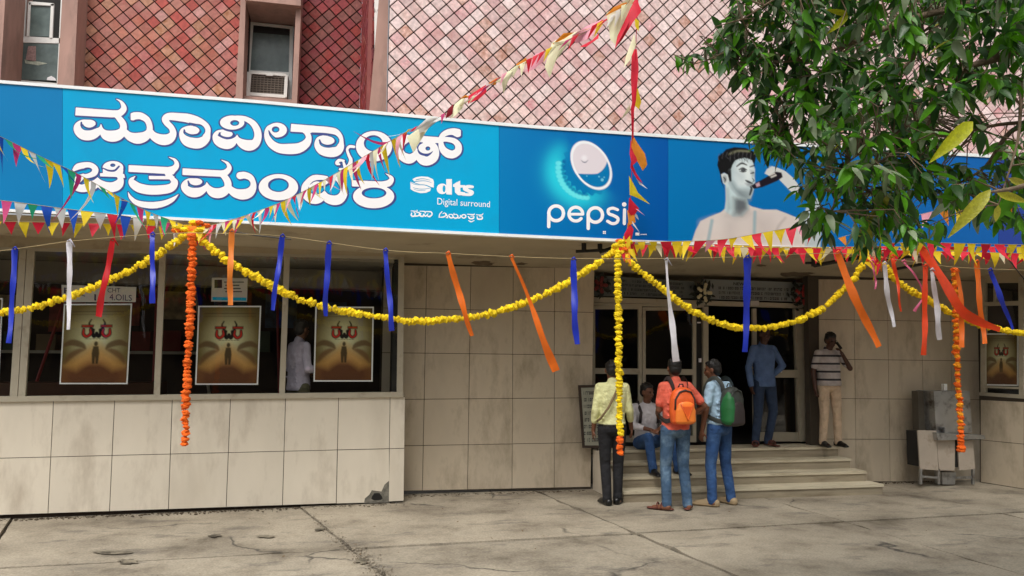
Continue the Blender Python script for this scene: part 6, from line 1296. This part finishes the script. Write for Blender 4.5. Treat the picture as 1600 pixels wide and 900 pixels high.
REG = [(1066,96),(1090,72),(1118,66),(1140,25),(1150,-40),(1760,-40),(1760,350),(1640,372),(1560,360),(1490,350),(1440,375),(1400,392),(1345,388),(1310,350),(1290,300),(1245,262),(1205,240),(1185,222),(1160,214),(1168,165),(1190,140),(1150,118),(1110,104)]
whorls = []
tries = 0
while len(whorls) < 760 and tries < 16000:
    tries += 1; x = random.uniform(1060, 1750); y = random.uniform(-40, 395)
    if not inpoly(x, y, REG): continue
    if ((x-1545)/85)**2+((y-205)/62)**2 < 1 and random.random() < .8: continue
    if x > 1440 and y > 260 and random.random() < .4: continue
    if y > 300 and random.random() < .45: continue
    d = random.choice([random.uniform(3.3, 3.8), random.uniform(3.5, 5.2)]) if x > 1250 else random.uniform(3.5, 3.9)
    whorls.append((x, y, d))
whorls += [(1072,98,3.7),(1085,90,3.7),(1100,78,3.7),(1172,205,3.7),(1190,215,3.7),(1215,236,3.7),(1345,372,3.5),(1360,350,3.5),(1375,365,3.5),(1295,262,3.6),(1320,330,3.6),(1160,120,3.7),(1135,95,3.7),(1225,225,3.6),(1250,255,3.6),(1262,330,3.6),(1280,350,3.6),(1290,372,3.6),(1268,305,3.6),(1300,345,3.5),(1255,350,3.7),(1245,300,3.6),(1440,360,3.5),(1420,340,3.5),(1470,300,3.6),(1520,300,3.6),(1590,250,3.6),(1600,350,3.5),(1560,345,3.6)]
leaves = []; tw = MB()
for x, y, d in whorls:
    c = PD(x, y, d); nb_ = min(bpts, key=lambda b: (b[0]-c).length); a = nb_[0]; m_ = (a+c)/2+Vector((random.gauss(0,.04), random.gauss(0,.04), .04))
    if (a-c).length < 1.4: tw.tube([a, m_, c], [.004, .003, .002], 4)
    ax = (c-m_).normalized(); n = random.randint(5, 7); ph = random.uniform(0, 6)
    for k in range(n):
        q_ = ph+k*2.4; u_ = ax.orthogonal().normalized(); v_ = ax.cross(u_); out = u_*math.cos(q_)+v_*math.sin(q_); dr_ = (ax*random.uniform(.1,.7)+out*1.0+Vector((0,0,-random.uniform(.35,1.0)))).normalized()
        L_ = random.uniform(.06, .122)*(.85 if x < 1250 else 1); leaves.append((c-ax*.012*k, dr_, L_, d))
tag(obj('twigs', tw, bark, tree), kind='stuff')
random.shuffle(leaves)
def lmat(dr_, L_):
    y_ = dr_; z_ = Vector((random.gauss(0,.5), random.gauss(0,.5)-.2, 1)); x_ = y_.cross(z_).normalized(); z_ = x_.cross(y_); return Matrix((x_, y_, z_)).transposed()
fol = {}
for i, (c, dr_, L_, d) in enumerate(leaves):
    R = lmat(dr_, L_); me = random.choice(LM) if random.random() > .006 else LYM
    if i < 280:
        o = link('leaf', me, tree); o.matrix_local = Matrix.Translation(c-WO['leafy_tree']) @ (R*L_).to_4x4()
    else:
        mb = fol.setdefault(me.materials[0].name, MB()); mb.add([c+R @ (v.co*L_) for v in me.vertices], [tuple(p.vertices) for p in me.polygons])
for k, mb in fol.items(): tag(obj('foliage', mb, bpy.data.materials[k], tree, True), kind='stuff')
for a, b, wd in [((1548,296,2.6),(1486,366,2.6),.2), ((1556,300,2.6),(1612,318,2.6),.2), ((1575,278,2.6),(1622,296,2.6),.2), ((1560,320,2.25),(1555,352,2.3),.1), ((1520,190,3.2),(1465,242,3.1),.17), ((1325,0,3.4),(1343,-15,3.3),.15), ((1325,22,3.4),(1296,16,3.35),.2), ((1325,24,3.4),(1298,48,3.35),.2), ((1210,35,3.6),(1188,42,3.6),.2), ((1335,395,3.6),(1392,300,3.5),.1)]:
    A1_, B1_ = PD(*a), PD(*b); L_ = (B1_-A1_).length; R = lmat((B1_-A1_).normalized(), L_); z = -ray(a[0], a[1]); y_ = (B1_-A1_).normalized(); x_ = y_.cross(z).normalized(); z = x_.cross(y_); R = Matrix((x_, y_, z)).transposed()
    o = link('leaf', LYM, tree); o.matrix_local = Matrix.Translation(A1_-WO['leafy_tree']) @ (R*L_).to_4x4(); o['label'] = 'yellowing leaf'
# the rest of the crown, unseen above and right of the camera, added to shade the entrance side
cr_ = MB(); rn = random.Random(3); cl = []
while len(cl) < 230:
    p = Vector((rn.uniform(2.0, 10), rn.uniform(-1.5, 7.4), rn.uniform(4.4, 6.8))); dv = p-CAM; dep = dv.dot(FW)
    if dep > .3:
        X_ = 800+FPX*dv.dot(RT)/dep; Y_ = 450-FPX*dv.dot(UP)/dep
        if Y_ > -160 and X_ < 1900: continue
    elif dv.length < 2: continue
    cl.append(p)
for p in cl:
    for k in range(46):
        c = p+Vector((rn.gauss(0,.3), rn.gauss(0,.3), rn.gauss(0,.2))); d_ = Vector((rn.gauss(0,1), rn.gauss(0,1), rn.gauss(-.5,.6))).normalized(); s_ = d_.cross(Vector((rn.gauss(0,1), rn.gauss(0,1), rn.gauss(0,1)))).normalized()
        L_ = rn.uniform(.14,.2); cr_.add([c, c+d_*L_*.5+s_*L_*.2, c+d_*L_, c+d_*L_*.5-s_*L_*.2], [(0,1,2,3)])
tag(obj('foliage', cr_, LG, tree), kind='stuff')
# ---- across the street, seen only as reflections in the glass
for k in range(4):
    sb_ = MB(); Y0 = -2.2-1.6*k; Z0 = 3.4+.2*k
    for i in range(70):
        x = -7+i*.2; z = Z0-.25*math.sin(i*.09+k); dn = rn.uniform(-.05,.05); sb_.add([(x,Y0,z), (x+.13,Y0,z), (x+.065+dn,Y0+.05,z-.26)], [(0,1,2)])
    tag(obj('bunting_string', sb_, CM['rywb'[k]], None), 'line of %s pennants strung behind the camera, seen only in the glass' % ('red','yellow','white','blue')[k], 'bunting')['kind'] = 'stuff'
ob = empty('opposite_building', (0, -16, 0), 'plain building across the street, reflected in the ticket windows', 'building')
mb = MB(); mb.box((-22,-17,0), (24,-16,9)); obj('wall', mb, M('ochre_render', (120,104,84), .9, .2, 1), ob)
for k in range(11):
    for j in range(3):
        mb = MB(); mb.box((-20+k*4,-15.99,1+j*2.8), (-18+k*4,-15.9,2.6+j*2.8)); obj('window', mb, MT['black'], ob)
